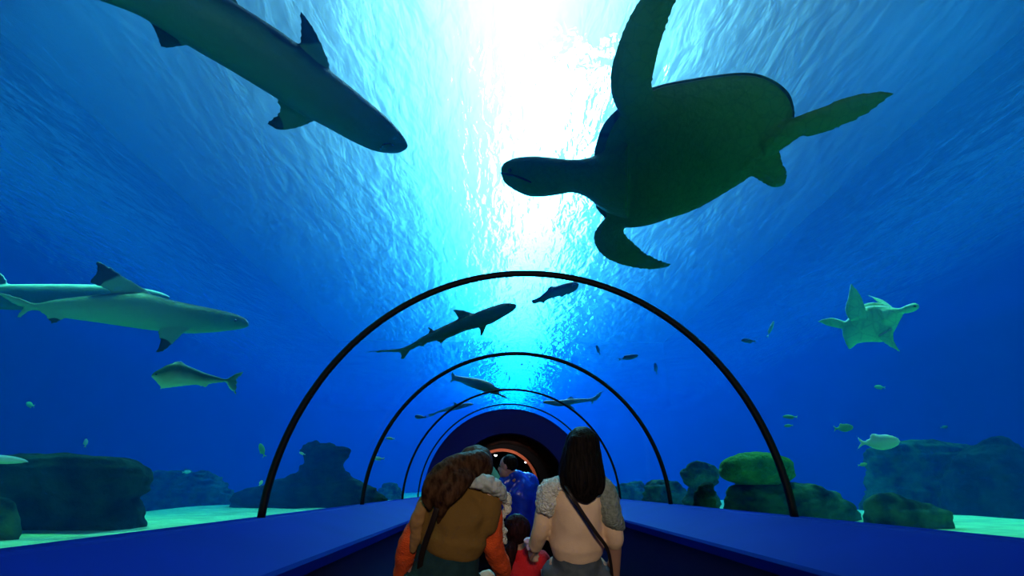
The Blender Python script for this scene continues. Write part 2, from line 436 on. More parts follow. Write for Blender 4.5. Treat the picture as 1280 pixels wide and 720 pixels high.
# ------------------------------------------------------------------ rocks
rock_m = mat('mossy_rock', (0.006, 0.02, 0.008), 0.95, color2=(0.075, 0.16, 0.05), nscale=6, bump=1.0, bscale=11, detail=8, spec=0.1)
dark_rock_m = mat('dark_rock', (0.001, 0.005, 0.002), 0.95, color2=(0.016, 0.040, 0.012), nscale=5, bump=1.0, bscale=10, detail=8, spec=0.1)
coral_m = mat('green_coral', (0.06, 0.24, 0.03), 0.95, color2=(0.12, 0.38, 0.05), nscale=9, bump=1.0, bscale=40, spec=0.1)
def rock(levels, s, name, m, label, cat, dr=0.7, seed=0, rough=0.05, k=128, group=None, pw=2.6, sink=0.3):
    """levels: (py, left px, right px) from top to bottom, at depth s"""
    lv = spl([Vector(q) for q in levels], 12)
    rings = []
    base = None
    # last level is carried below the sand
    cx = sum(q.y + q.z for q in lv) / (2 * len(lv))
    for q in lv:
        a, b = W(q.y, q.x, s), W(q.z, q.x, s); c = (a + b) / 2; w = (b - a).length / 2
        zz = W(cx, q.x, s).z
        ax = Vector((1, 0, 0)); ay = Vector((0, 1, 0))
        side = (b - a).normalized(); side.z = 0; side.normalize(); back = Vector((-side.y, side.x, 0))
        c.z = zz; r = []
        for j in range(k):
            t = 2 * math.pi * j / k; cs, sn = math.cos(t), math.sin(t)
            cs2 = math.copysign(abs(cs) ** (2 / pw), cs); sn2 = math.copysign(abs(sn) ** (2 / pw), sn)
            r.append(c + side * w * cs2 + back * w * dr * sn2)
        rings.append(r)
    bot = rings[-1]; bc = sum(bot, Vector()) / k
    for dz in (sink / 2, sink):
        rings.append([p - Vector((0, 0, dz)) for p in bot])
    top = rings[0]; tc_ = sum(top, Vector()) / k
    rings = [[tc_ + (p - tc_) * f + Vector((0, 0, 0.012 * (1 - f))) for p in top] for f in (0.15, 0.4, 0.7, 0.9)] + rings
    g = Geo(); g.ring_loft(rings)
    org = Vector((bc.x, bc.y, bc.z)); sd = Vector((seed * 7.3, seed * 3.1, seed))
    out = []
    for p in g.v:
        d = (p - org); h = d.copy(); h.z *= 0.4
        if h.length > 1e-6: h.normalize()
        n = noise.noise(p * 3.0 + sd) * 1.0 + noise.noise(p * 7.0 + sd) * 0.6 + noise.noise(Vector((p.x * 5, p.y * 5, p.z * 22)) + sd) * 0.7 + noise.noise(p * 16 + sd) * 0.35 + noise.noise(p * 30 + sd) * 0.2 - 0.6 * max(0, 0.25 - abs(noise.noise(Vector((p.x * 2.5, p.y * 2.5, p.z * 6)) + sd)))
        out.append(p + h * n * rough - org)
    o = mesh_obj(name, out, g.f, m); o.location = org
    return tag(o, label, cat, group)
rock([(570, 20, 120), (574, -60, 158), (582, -90, 174), (596, -100, 181), (612, -100, 178), (622, -95, 171), (640, -92, 173), (658, -95, 177), (672, -98, 178), (690, -98, 176)], 2.95, 'rock', dark_rock_m,
     'big dark flat-topped rock at the left edge, close behind the ledge', 'rock', dr=0.38, seed=1, rough=0.03)
rock([(622, -40, 10), (632, -50, 18), (650, -55, 23), (690, -60, 20)], 2.35, 'rock', rock_m,
     'small mossy green rock in the bottom left corner, in front of the big dark rock', 'rock', dr=0.3, seed=2, rough=0.02)
rock([(589, 215, 250), (595, 190, 268), (606, 178, 280), (620, 172, 288), (650, 165, 300)], 7.4, 'rock', rock_m,
     'hazy blue rock mound far behind, between the flat-topped and the tower rock', 'rock', dr=0.6, seed=3, rough=0.09)
rock([(553, 385, 412), (558, 379, 434), (563, 375, 440), (569, 379, 438), (576, 380, 432), (584, 376, 431), (590, 372, 434), (597, 356, 443), (604, 335, 456), (614, 300, 472), (628, 289, 483), (648, 284, 486)], 6.0, 'rock', dark_rock_m,
     'stepped rock with a square tower on top, behind the left foot of the widest rib', 'rock', dr=0.30, seed=4, rough=0.05)
rock([(604, 480, 496), (612, 474, 500), (625, 470, 503), (635, 468, 505)], 9.5, 'rock', rock_m, 'small distant rock low above the left ledge near the portal', 'rock', dr=0.6, seed=14)
rock([(568, 928, 962), (571, 914, 975), (577, 905, 985), (586, 900, 990), (595, 902, 991), (601, 910, 985), (604, 920, 975)], 3.75, 'coral_mound', coral_m,
     'bright green domed coral sitting on the long rock behind the right rib', 'coral', dr=0.6, seed=5, rough=0.02, sink=0.01)
rock([(605, 930, 985), (609, 912, 1012), (616, 907, 1040), (624, 904, 1054), (634, 902, 1068), (645, 901, 1075), (660, 900, 1080)], 3.75, 'rock', rock_m,
     'long low rock under the green coral dome, right of the tunnel', 'rock', dr=0.36, seed=6, rough=0.04)
rock([(604, 876, 887), (608, 872, 890), (618, 869, 892), (636, 866, 893)], 4.0, 'rock', rock_m, 'small pale upright rock at the left end of the long rock', 'rock', dr=0.5, seed=7, rough=0.03)
rock([(579, 864, 888), (583, 855, 896), (592, 851, 900), (602, 853, 899), (610, 862, 892), (620, 858, 896), (640, 854, 900)], 5.0, 'rock', rock_m, 'dark bluish dome rock left of the green coral', 'rock', dr=0.5, seed=8, rough=0.05)
rock([(601, 815, 845), (606, 808, 852), (616, 802, 858), (634, 798, 862)], 6.2, 'rock', rock_m, 'low rock under the right foot of the second rib', 'rock', dr=0.5, seed=9, rough=0.06)
rock([(604, 780, 800), (609, 772, 808), (616, 768, 812), (630, 766, 815)], 8.4, 'rock', rock_m, 'farthest rock low above the right ledge, under the third rib', 'rock', dr=0.5, seed=10, rough=0.06)
rock([(551, 1125, 1165), (556, 1100, 1188), (562, 1088, 1215), (580, 1084, 1225), (610, 1085, 1240), (640, 1082, 1250), (665, 1080, 1260)], 5.4, 'rock', rock_m,
     'tall hazy blue rock wall at the right edge, behind the small low rock', 'rock', dr=0.4, seed=11, rough=0.05)
rock([(551, 1228, 1250), (558, 1212, 1268), (570, 1195, 1300), (600, 1185, 1330), (640, 1180, 1340), (670, 1180, 1340)], 4.6, 'rock', dark_rock_m,
     'dark rock peak at the far right edge, beside the tall hazy rock', 'rock', dr=0.4, seed=12, rough=0.06)
rock([(617, 1104, 1126), (622, 1092, 1140), (632, 1086, 1170), (642, 1084, 1187), (652, 1084, 1190), (668, 1082, 1192)], 3.05, 'rock', rock_m,
     'small low green rock on the sand at right, in front of the tall hazy rock', 'rock', dr=0.35, seed=13, rough=0.03)

# ------------------------------------------------------------------ sharks
shark_m = two_tone('shark_skin', (0.008, 0.018, 0.012), (0.09, 0.20, 0.09), pos=0.62, soft=0.12)
fin_dark = None
def shark(name, pl, stations, fins, label, cat, voxel, belly=(0, 0, -1), tn=0.85, tf=0.85, m=None, eyes=(), smooth=2, group=None, tips=()):
    g = Geo(); g.body(pl, stations, tn, tf)
    for f in fins: g.fin(pl, *f)
    o = skin_mesh(g, name, m or shark_m, voxel, smooth=smooth, belly=belly)
    tag(o, label, cat, group)
    for (px, py, off, r) in tips:
        c = pl(px, py, off) - o.location; at = o.data.color_attributes['belly']
        for i, v in enumerate(o.data.vertices):
            d = (v.co - c).length / r
            if d < 1:
                q = at.data[i].color[0] * (0 if d < 0.7 else (d - 0.7) / 0.3); at.data[i].color = (q, q, q, 1)
    for (px, py, off, r) in eyes: eye(o, pl(px, py, off), r)
    return o
plA = Plane(340, 100, 2.75, 0.35)
shark('reef_shark', plA, [
    (510, 180, 509, 186), (503, 168, 495, 191), (487, 150, 469, 188), (464, 130, 441, 176), (435, 106, 408, 158), (404, 82, 376, 141), (368, 52, 338, 117), (322, 21, 287, 86),
    (276, -6, 242, 60), (232, -22, 206, 38), (190, -28, 172, 18), (150, -32, 135, 4), (105, -36, 98, -10), (65, -40, 60, -26), (40, -42, 38, -34)],
    [([(414, 96), (412, 80), (405, 61), (395, 39), (384, 21), (374, 10)], [(366, 75), (372, 58), (375, 45), (375, 33), (375, 22), (373, 12)], 0.03, 0.03, -0.04),
     ([(405, 145), (392, 153), (376, 161), (358, 166), (343, 165), (331, 158)], [(352, 118), (345, 124), (349, 137), (345, 146), (338, 152), (332, 157)], 0.03, 0.0, 0.06),
     ([(262, 55), (240, 58), (225, 59), (212, 61), (199, 58)], [(192, 15), (184, 24), (190, 34), (196, 46), (198, 56)], 0.022, 0.0, 0.0),
     ([(300, 20), (285, -10), (262, -40), (245, -55)], [(240, -5), (243, -25), (240, -42), (242, -54)], 0.025, 0.10, 0.22),
     ([(60, -30), (35, -60), (5, -95), (-30, -130)], [(30, -30), (10, -50), (-10, -85), (-32, -128)], 0.02, 0.0, 0.0),
     ([(50, -32), (30, -20), (15, 2)], [(25, -35), (12, -20), (12, 0)], 0.015, 0.0, 0.0)],
    'large dark shark overhead at top left, seen from below', 'shark', 0.011, belly=plA.v * -0.6 + Vector((0, 0, -0.6)), eyes=[(489, 160, -0.02, 0.009), (478, 187, -0.015, 0.009)], tips=[(374, 10, -0.04, 0.2), (331, 158, 0.06, 0.12), (199, 58, 0, 0.12)])

sharkA = [o for o in C.objects if o.name == 'reef_shark'][0]
g = Geo(); P = [plA(490, 176, -0.075), plA(484, 172, -0.10), plA(477, 173, -0.105), plA(474, 178, -0.09), plA(475, 183, -0.055)]
g.tube(P, [(0.004, 0.004)] * 5, k=8)
mesh_obj('mouth_line', [p - sharkA.location for p in g.v], g.f, eye_m, sharkA)
shark_frontlit = two_tone('painted_frontlit_shark_skin', (0.010, 0.022, 0.016), (0.28, 0.50, 0.30), pos=0.52, soft=0.12)  # lighter copy of the shark skin, front light put into the belly colour
plB = Plane(180, 390, 3.1, 0.15, (0, 1, 0))
shark('reef_shark', plB, [
    (311, 403, 311, 408), (305, 397, 303, 411), (290, 391, 286, 413.5), (268, 386, 262, 416), (243, 381, 236, 417), (215, 375, 207, 415), (188, 368, 182, 412), (160, 366, 153, 408),
    (125, 368, 120, 403), (95, 371, 90, 399), (70, 374, 68, 394), (52, 378, 50, 389), (36, 379, 35, 386)],
    [([(196, 380), (188, 366), (170, 354), (152, 343), (136, 332), (119, 324)], [(150, 385), (140, 366), (108, 352), (117, 345), (119, 336), (118, 326)], 0.02, 0.0, 0.02),
     ([(240, 412), (229, 418), (220, 427), (212, 434), (204, 440), (196, 440)], [(205, 408), (198, 415), (200, 423), (200, 430), (197, 436), (195, 439)], 0.018, -0.05, -0.08),
     ([(95, 397), (82, 399), (76, 403), (68, 406)], [(55, 385), (50, 388), (57, 396), (65, 405)], 0.012, -0.02, -0.03),
     ([(45, 380), (25, 372), (5, 366), (-12, 362)], [(40, 386), (20, 382), (2, 372), (-12, 363)], 0.012, 0.0, 0.0),
     ([(45, 385), (30, 394), (20, 402)], [(38, 383), (24, 388), (18, 400)], 0.01, 0.0, 0.0)],
    'greenish shark at middle left swimming right, in front of another shark', 'shark', 0.009, belly=(0, -0.75, -1), tn=0.75, tf=0.75, m=shark_frontlit, eyes=[(294, 401, -0.055, 0.009)], tips=[(119, 326, 0.02, 0.16), (112, 350, 0.0, 0.07), (196, 439, -0.08, 0.10), (68, 407, -0.03, 0.05)])
plB2 = Plane(80, 370, 3.75, 0.0)
toplit_shark = two_tone('painted_toplit_shark_skin', (0.9, 1.0, 0.8), (0.06, 0.12, 0.08), pos=0.45, soft=0.1)  # highlight from above painted into the back colour
shark('reef_shark', plB2, [
    (212, 370, 212, 374), (200, 365, 199, 380), (178, 360, 177, 384), (150, 357, 150, 387), (115, 355.5, 115, 389), (75, 355, 75, 389), (35, 355, 35, 388), (0, 355.5, 0, 387), (-40, 357, -40, 384), (-80, 360, -80, 380), (-115, 364, -115, 374)],
    [([(10, 360), (10, 350), (4, 342), (-10, 336)], [(-25, 360), (-24, 350), (-18, 342), (-12, 337)], 0.012, 0.0, 0.0),
     ([(-110, 366), (-130, 352), (-155, 336)], [(-112, 372), (-128, 362), (-154, 338)], 0.01, 0.0, 0.0),
     ([(-110, 371), (-122, 382), (-132, 392)], [(-116, 369), (-126, 376), (-134, 391)], 0.01, 0.0, 0.0)],
    'shark with back highlight painted pale, cut by the left edge, behind the greenish shark', 'shark', 0.011, belly=(0, -0.6, -0.8), m=toplit_shark, tn=0.8, tf=0.8)

plD = Plane(560, 410, 4.6, 0.25)
shark('reef_shark', plD, [
    (646, 381, 646, 384), (641, 379, 641, 389), (629, 379, 631, 395), (612, 384, 615, 404), (594, 391, 598, 409.5), (575, 398, 580, 414), (560, 405, 564, 421), (543, 413, 546, 425.5), (526, 422, 529, 430), (514, 430, 517, 436), (504, 434, 505, 441), (496, 437, 496, 440)],
    [([(594, 394), (588, 391), (577, 388), (566, 387)], [(572, 402), (572, 398), (568, 393), (565, 389)], 0.02, 0.03, 0.03),
     ([(613, 401), (608, 408), (605, 416), (601, 422)], [(596, 407), (599, 412), (600, 417), (600, 421)], 0.02, 0.0, 0.0),
     ([(546, 416), (541, 413), (537, 408)], [(536, 420), (535, 414), (533, 410)], 0.012, 0.03, 0.03),
     ([(562, 421), (557, 425), (552, 430)], [(541, 424), (546, 427), (551, 430)], 0.014, 0, 0),
     ([(536, 427), (532, 431), (528, 435)], [(521, 431), (525, 433), (528, 435)], 0.012, 0, 0),
     ([(516, 433), (500, 435), (480, 437), (455, 439)], [(508, 440), (495, 441), (478, 441), (455, 441)], 0.012, 0, 0),
     ([(514, 436), (510, 443), (504, 451)], [(502, 439), (500, 445), (502, 451)], 0.012, 0, 0)],
    'slim shark gliding inside the widest rib arch, left of the light beam', 'shark', 0.011, belly=plD.v * -0.7 + Vector((0, 0, -0.5)), eyes=[(637, 381, -0.04, 0.01)])

plE = Plane(694, 366, 5.0, 0.1)
shark('grouper', plE, [
    (724, 355, 723, 359), (719, 352, 720, 363), (710, 353, 712, 367.5), (698, 356.5, 701, 370), (688, 360, 690, 373), (680, 366, 682, 376), (674, 371, 675, 378), (666, 374.5, 667, 380), (664, 375, 665, 379)],
    [([(684, 372), (682, 377), (679, 382)], [(675, 375), (677, 379), (679, 382)], 0.012, 0, 0),
     ([(700, 359), (690, 357), (684, 360)], [(690, 364), (684, 362), (683, 361)], 0.012, 0, 0),
     ([(712, 366), (706, 369), (702, 373)], [(702, 367), (702, 370), (701, 373)], 0.01, -0.02, -0.02)],
    'stout dark fish just under the top of the widest rib, right of the light beam', 'fish', 0.011, eyes=[(717, 356, -0.05, 0.01)])

plF = Plane(594, 482, 7.2, 0.3)
shark('reef_shark', plF, [
    (624, 488, 624, 491), (620, 484, 620, 493), (612, 478, 611, 491), (598, 473.5, 596, 486.5), (587, 472, 584, 482), (579, 471, 576, 478), (571, 469.5, 569, 476), (566, 468, 564, 473)],
    [([(573, 471), (568, 468), (567, 464)], [(566, 473), (563, 469), (565, 464)], 0.014, 0, 0),
     ([(570, 474), (567, 477), (563, 480)], [(566, 472), (563, 475), (562, 479)], 0.012, 0, 0),
     ([(618, 489), (630, 494), (643, 501)], [(610, 489), (626, 496), (642, 502)], 0.014, 0, 0),
     ([(612, 480), (622, 484), (640, 487)], [(606, 482), (618, 488), (639, 488)], 0.014, 0, 0)],
    'shark heading right with spread side fins under the second rib arch', 'shark', 0.014, belly=(0, -0.5, -1), eyes=[(619, 486, -0.05, 0.012)])
plG = Plane(570, 508, 8.5, 0.2)
shark('reef_shark', plG, [
    (592, 504, 592, 506), (584, 503.5, 584, 508.5), (572, 505.5, 572, 512), (562, 508, 562, 514), (553, 511.5, 553, 515), (544, 515, 544, 517.5)],
    [([(547, 515), (540, 516), (533, 517)], [(545, 518), (540, 521), (532, 525)], 0.012, 0, 0),
     ([(576, 507), (570, 503), (566, 502)], [(567, 508), (566, 504), (565, 502)], 0.012, 0, 0)],
    'small distant shark over the left shoulder of the navy portal', 'shark', 0.014, belly=(0, -0.5, -1))
plG2 = Plane(525, 521, 7.2, 0.0)
shark('reef_fish', plG2, [(518, 520, 518, 522), (521, 518, 521, 524), (526, 518.5, 526, 524), (530, 520, 530, 523), (533, 519, 533, 524)], [],
      'faint grey-green fish at the left end of the small distant shark', 'fish', 0.013, tn=0.5, tf=0.5)
plH = Plane(715, 500, 7.8, 0.2)
shark('reef_shark', plH, [
    (679, 501, 679, 504), (688, 500.5, 688, 506), (700, 500, 700, 508), (712, 499, 712, 506), (724, 498, 724, 504), (735, 498, 736, 502), (742, 496, 745, 500), (748, 491, 751, 495)],
    [([(741, 498), (748, 491), (756, 486)], [(745, 502), (751, 495), (757, 487)], 0.012, 0, 0),
     ([(712, 505), (718, 508), (722, 512)], [(702, 506), (710, 509), (720, 512)], 0.012, -0.02, -0.04),
     ([(704, 502), (712, 496), (716, 494)], [(714, 501), (717, 497), (717, 494)], 0.012, 0.02, 0.02),
     ([(743, 500), (742, 504), (741, 507)], [(738, 500), (738, 503), (740, 507)], 0.01, 0, 0)],
    'shark with raised tail swimming left over the right shoulder of the portal', 'shark', 0.013, belly=(0, -0.5, -1))

# ------------------------------------------------------------------ fish
fish_m = two_tone('fish_scales', (0.06, 0.18, 0.10), (0.5, 0.75, 0.40), pos=0.6, soft=0.12, rough=0.4)
plC = Plane(245, 470, 2.9, 0.0)
shark('jack_fish', plC, [
    (189, 468.5, 189, 471.5), (193, 465, 194, 476), (201, 460.5, 201, 483), (212, 455, 211, 484.5), (226, 454, 225, 483), (242, 460, 240, 481.5), (257, 466, 256, 480.5), (270, 470, 270, 479), (280, 473, 280, 478), (287, 474, 287, 478)],
    [([(280, 475), (290, 469), (298, 465), (307, 463)], [(284, 478), (294, 476), (300, 472), (307, 464)], 0.006, 0, 0),
     ([(281, 476), (285, 484), (290, 490), (296, 495)], [(288, 475), (297, 476), (297, 485), (297, 494)], 0.006, 0, 0),
     ([(208, 459), (216, 453), (226, 450)], [(236, 460), (233, 456), (228, 451)], 0.006, 0, 0),
     ([(205, 480), (200, 484), (197, 486)], [(218, 482), (212, 485), (202, 487)], 0.005, 0, 0),
     ([(243, 480), (250, 483), (256, 484)], [(262, 479), (262, 481), (258, 484)], 0.005, 0, 0)],
    'green fish with a forked tail facing left, below the two left sharks', 'fish', 0.007, belly=(0, 0, -1), tn=0.5, tf=0.5, m=fish_m, eyes=[(195.5, 468, -0.022, 0.005)], smooth=1)
pale_fish = two_tone('pale_fish_scales', (0.9, 1.0, 0.7), (0.5, 0.75, 0.45), pos=0.6, soft=0.2, rough=0.4)
green_fish = two_tone('dull_green_fish_scales', (0.5, 0.9, 0.3), (0.2, 0.4, 0.16), pos=0.5, soft=0.2, rough=0.5)
def small_fish(px, py, L, s, ang, label, m, hr=0.42, flip=1, name='reef_fish', vox=None):
    """fish of L pixels; ang: direction of its nose in degrees, counter-clockwise from right"""
    pl = Plane(px, py, s, 0.0)
    ca, sa = math.cos(math.radians(ang)), -math.sin(math.radians(ang))
    def T(u, v): return (px + (u * ca - v * sa) * L, py + (u * sa + v * ca) * L)
    st = []
    for u, h in ((0.5, 0.03), (0.44, 0.24), (0.33, 0.38), (0.15, 0.5), (-0.05, 0.44), (-0.2, 0.26), (-0.32, 0.12), (-0.36, 0.10)):
        st.append((*T(u, -h * hr), *T(u, h * hr)))
    fins = [([T(-0.32, -0.03), T(-0.42, -0.3 * hr), T(-0.5, -0.52 * hr)], [T(-0.34, 0.01), T(-0.41, -0.02), T(-0.5, -0.48 * hr)], 0.06 * L * s / F, 0, 0),
            ([T(-0.32, 0.03), T(-0.42, 0.3 * hr), T(-0.5, 0.52 * hr)], [T(-0.34, -0.01), T(-0.41, 0.02), T(-0.5, 0.48 * hr)], 0.06 * L * s / F, 0, 0),
            ([T(0.15, -0.3 * hr), T(0.02, -0.5 * hr), T(-0.14, -0.58 * hr)], [T(-0.2, -0.2 * hr), T(-0.2, -0.35 * hr), T(-0.18, -0.55 * hr)], 0.04 * L * s / F, 0, 0)]
    up = CM @ Vector((-sa * 0, 0, 0))
    size = L * s / F
    o = shark(name, pl, st, fins, label, 'fish', vox or max(0.003, size / 34), belly=(0, 0, -1), tn=0.4, tf=0.4, m=m, smooth=1)
    return o
small_fish(1098, 553, 56, 3.1, 2, 'pale plump fish in front of the top of the tall hazy rock', pale_fish, 0.36)
small_fish(1054, 535, 26, 3.6, 5, 'pale fish left of and above the plump fish by the hazy rock', green_fish, 0.4)
small_fish(988, 521, 20, 4.0, 178, 'upper of the two thin green fish outside the right rib', green_fish, 0.26)
small_fish(986, 532, 12, 4.0, 184, 'lower and shorter of the two thin green fish outside the right rib', green_fish, 0.34)
small_fish(1078, 581, 13, 3.6, 10, 'tiny green fish beside the left edge of the tall hazy rock', green_fish, 0.4)
small_fish(1100, 484, 15, 5.0, 175, 'dim small fish below the pale green turtle', green_fish, 0.36)
small_fish(936, 426, 20, 5.0, 175, 'dark slim fish left of the pale green turtle', shark_m, 0.3)
small_fish(963, 412, 24, 4.4, 68, 'thin bright fish standing on its tail, beside the dark slim fish', pale_fish, 0.2)
small_fish(785, 447, 28, 6.0, 12, 'slim dark fish between the first and second rib at right', shark_m, 0.24)
small_fish(748, 438, 14, 7.0, 110, 'tiny faint upright fish just inside the widest rib, nearer the light beam', shark_m, 0.3)
small_fish(820, 461, 16, 7.0, 100, 'tiny faint upright fish outside the second rib at right', shark_m, 0.3)
small_fish(38, 506, 12, 4.6, 160, 'dim green fish alone in deep blue water near the left edge', green_fish, 0.6)
small_fish(107, 554, 12, 3.6, 80, 'tiny pale fish hovering above the flat-topped rock', pale_fish, 0.5)
small_fish(328, 563, 19, 4.0, 110, 'small dull green fish upright beside the widest rib at left', green_fish, 0.4)
small_fish(233, 590, 12, 5.5, 5, 'tiny pale fish on top of the hazy blue mound', pale_fish, 0.36)
small_fish(326, 604, 9, 3.6, 60, 'tiny yellow-green fish against the left foot of the widest rib', pale_fish, 0.5)
small_fish(488, 548, 12, 6.0, 175, 'tiny pale fish beside the second rib at left, the upper of two', pale_fish, 0.3)
small_fish(473, 573, 17, 6.0, 178, 'tiny pale fish beside the second rib at left, the lower of two', pale_fish, 0.3)
small_fish(1180, 534, 10, 6.5, 10, 'faint speck of a fish over the tall hazy rock', green_fish, 0.4)
small_fish(378, 567, 9, 4.4, 160, 'tiny pale fish under the lip of the tower rock', pale_fish, 0.4)
plR = Plane(0, 573, 2.45, 0.0)
shark('flat_fish', plR, [(36, 576.5, 36, 578), (30, 573.5, 29, 579), (18, 570.5, 16, 580), (0, 568.5, -2, 580), (-20, 568, -22, 579), (-40, 570, -40, 577), (-55, 572, -55, 576)],
      [([(-50, 573), (-60, 568), (-72, 564)], [(-50, 575), (-62, 574), (-72, 566)], 0.006, 0, 0), ([(-50, 574), (-60, 580), (-72, 585)], [(-50, 572), (-62, 573), (-72, 583)], 0.006, 0, 0)],
      'pale fish passing over the flat-topped rock at the left edge', 'fish', 0.006, tn=0.8, tf=0.8, m=pale_fish, smooth=1)

# ------------------------------------------------------------------ turtles
turtle_m = two_tone('turtle_skin', (0.02, 0.045, 0.018), (0.11, 0.24, 0.035), pos=0.5, soft=0.25, patch=(0.095, 0.205, 0.03), pscale=14, bump=0.5)
plT = Plane(860, 190, 3.05, 0.4)
g = Geo()
g.body(plT, [  # head and neck
    (626, 210, 627, 217), (631, 203, 631, 227), (643, 198, 643, 236), (662, 196, 662, 244), (682, 197, 682, 244.5), (700, 199, 700, 242), (718, 200, 718, 240), (738, 197, 736, 247), (760, 185, 757, 262), (785, 170, 785, 270)], 0.75, 0.75)
g.body(plT, [  # plastron and the body above it
    (752, 200, 752, 256, 0, .5), (760, 168, 762, 274, 0, .6), (777, 142, 782, 284.5), (800, 120, 806, 281.5), (830, 108, 836, 273.5), (862, 102, 868, 262), (895, 96.5, 902, 243), (925, 94, 930, 226), (948, 96, 950, 211), (968, 105, 966, 196), (984, 120, 980, 180, 0, .8), (992, 137, 990, 160, 0, .5)],
    0.16, 0.42, pw=2.3)
g.fin(plT, [(800, 190), (779, 148), (767, 126), (763, 105), (765, 80), (775, 46), (787, 17), (800, -5), (824, -40), (858, -75), (892, -95)],
      [(850, 150), (822, 118), (815, 106), (819, 83), (824, 58), (833, 29), (843, 0), (852, -22), (868, -50), (882, -75), (894, -92)], 0.055, 0.02, -0.25, n=28)
g.fin(plT, [(775, 260), (757, 272), (744, 288), (742, 304), (753, 321), (775, 332), (804, 338), (827, 338), (840, 333)],
      [(800, 270), (786, 282), (780, 289), (785, 296), (792, 303), (804, 314), (815, 321), (825, 326), (838, 331)], 0.035, 0.0, 0.02, n=24)
g.fin(plT, [(950, 172), (974, 152), (994, 143), (1014, 135), (1051, 120), (1088, 111), (1113, 112)],
      [(955, 195), (978, 184), (999, 169), (1014, 168), (1051, 155), (1080, 141), (1112, 115)], 0.035, -0.03, -0.05, n=24)
g.fin(plT, [(915, 215), (937, 219), (952, 228), (963, 234), (973, 235), (981, 230)], [(965, 175), (975, 190), (979, 202), (984, 212), (985, 221), (982, 229)], 0.03, -0.02, 0.0, n=16)
turtle = skin_mesh(g, 'sea_turtle', turtle_m, 0.011, belly=plT.v * -1, smooth=2)
tag(turtle, 'huge dark green sea turtle overhead at top right, seen from below', 'turtle')
g = Geo()
g.body(plT, [(742, 190, 744, 262, .02, .5), (752, 160, 756, 275, .02), (772, 137, 776, 286, .02), (800, 117, 806, 285, .02), (832, 106, 838, 275, .02), (864, 100, 870, 264, .02), (897, 95, 904, 245, .02), (928, 92, 933, 227, .02), (952, 94.5, 953, 211, .02), (973, 104, 970, 195, .02), (989, 119, 984, 178, .02), (996, 140, 995, 152, .02, .5)],
       0.10, 0.55, pw=2.2)
shell = skin_mesh(g, 'carapace', two_tone('turtle_shell', (0.05, 0.10, 0.06), (0.05, 0.11, 0.06), patch=(0.02, 0.04, 0.03), pscale=5, rough=0.45), 0.013, parent=turtle, belly=plT.v * -1)
eye(turtle, plT(640, 208, -0.07), 0.014)
g = Geo(); g.body(plT, [(627, 213, 627, 215, -.03), (640, 211, 640, 214, -.085), (655, 213, 655, 216, -.11), (668, 219, 668, 221, -.11)], 0.9, 0.9, k=8)
mouth = mesh_obj('mouth_line', [Vector(p) - turtle.location for p in g.v], g.f, eye_m, turtle)

plU = Plane(1090, 402, 3.7, 0.15)
turtle2_m = two_tone('painted_toplit_turtle_skin', (1.0, 1.0, 0.85), (0.4, 0.9, 0.4), pos=0.42, soft=0.12, patch=(0.34, 0.76, 0.34), pscale=14, bump=0.4)  # light on the upper side painted in as a near-white back
g = Geo()
g.body(plU, [(1149, 381, 1149, 385), (1143, 378.5, 1144, 389), (1134, 381, 1135, 391.5), (1124, 385, 1126, 393), (1112, 384, 1116, 405), (1100, 384, 1105, 410)], 0.8, 0.8)
g.body(plU, [(1130, 392, 1126, 399, 0, .5), (1118, 385, 1116, 417), (1104, 382, 1104, 427), (1092, 382, 1092, 427.5), (1080, 384, 1080, 428), (1068, 391, 1068, 430), (1058, 400, 1058, 428), (1053, 407, 1053, 420, 0, .5)], 0.35, 0.6)
g.fin(plU, [(1062, 400), (1056, 388), (1059, 372), (1063, 353)], [(1085, 392), (1080, 378), (1075, 366), (1065, 354)], 0.022, -0.04, -0.06)
g.fin(plU, [(1062, 404), (1046, 398), (1036, 397), (1022, 401)], [(1064, 416), (1050, 411), (1036, 408), (1023, 403)], 0.02, 0, 0)
g.fin(plU, [(1116, 408), (1117, 424), (1124, 436)], [(1095, 420), (1108, 429), (1122, 436)], 0.02, -0.06, -0.1)
g.fin(plU, [(1054, 418), (1056, 428), (1061, 437)], [(1074, 424), (1070, 432), (1063, 437)], 0.016, 0, 0)
g.fin(plU, [(1102, 384), (1092, 376), (1084, 372)], [(1120, 388), (1106, 378), (1086, 372)], 0.02, 0.1, 0.2)
t2 = skin_mesh(g, 'sea_turtle', turtle2_m, 0.008, belly=(0, -0.35, -1), smooth=1)
tag(t2, 'small pale green turtle swimming right in the blue water at right', 'turtle')
g = Geo(); g.body(plU, [(1122, 388, 1120, 404, .06), (1108, 382, 1107, 416, .06), (1092, 379, 1092, 421, .06), (1076, 383, 1076, 423, .06), (1064, 392, 1063, 418, .06)], 0.1, 0.7)
skin_mesh(g, 'carapace', two_tone('painted_toplit_turtle_shell', (0.7, 0.9, 0.6), (0.2, 0.45, 0.2), pscale=8, patch=(0.3, 0.5, 0.3)), 0.01, parent=t2, belly=(0, 0, -1))  # top of the shell painted lighter to look lit
eye(t2, plU(1143, 382, -0.03), 0.008)

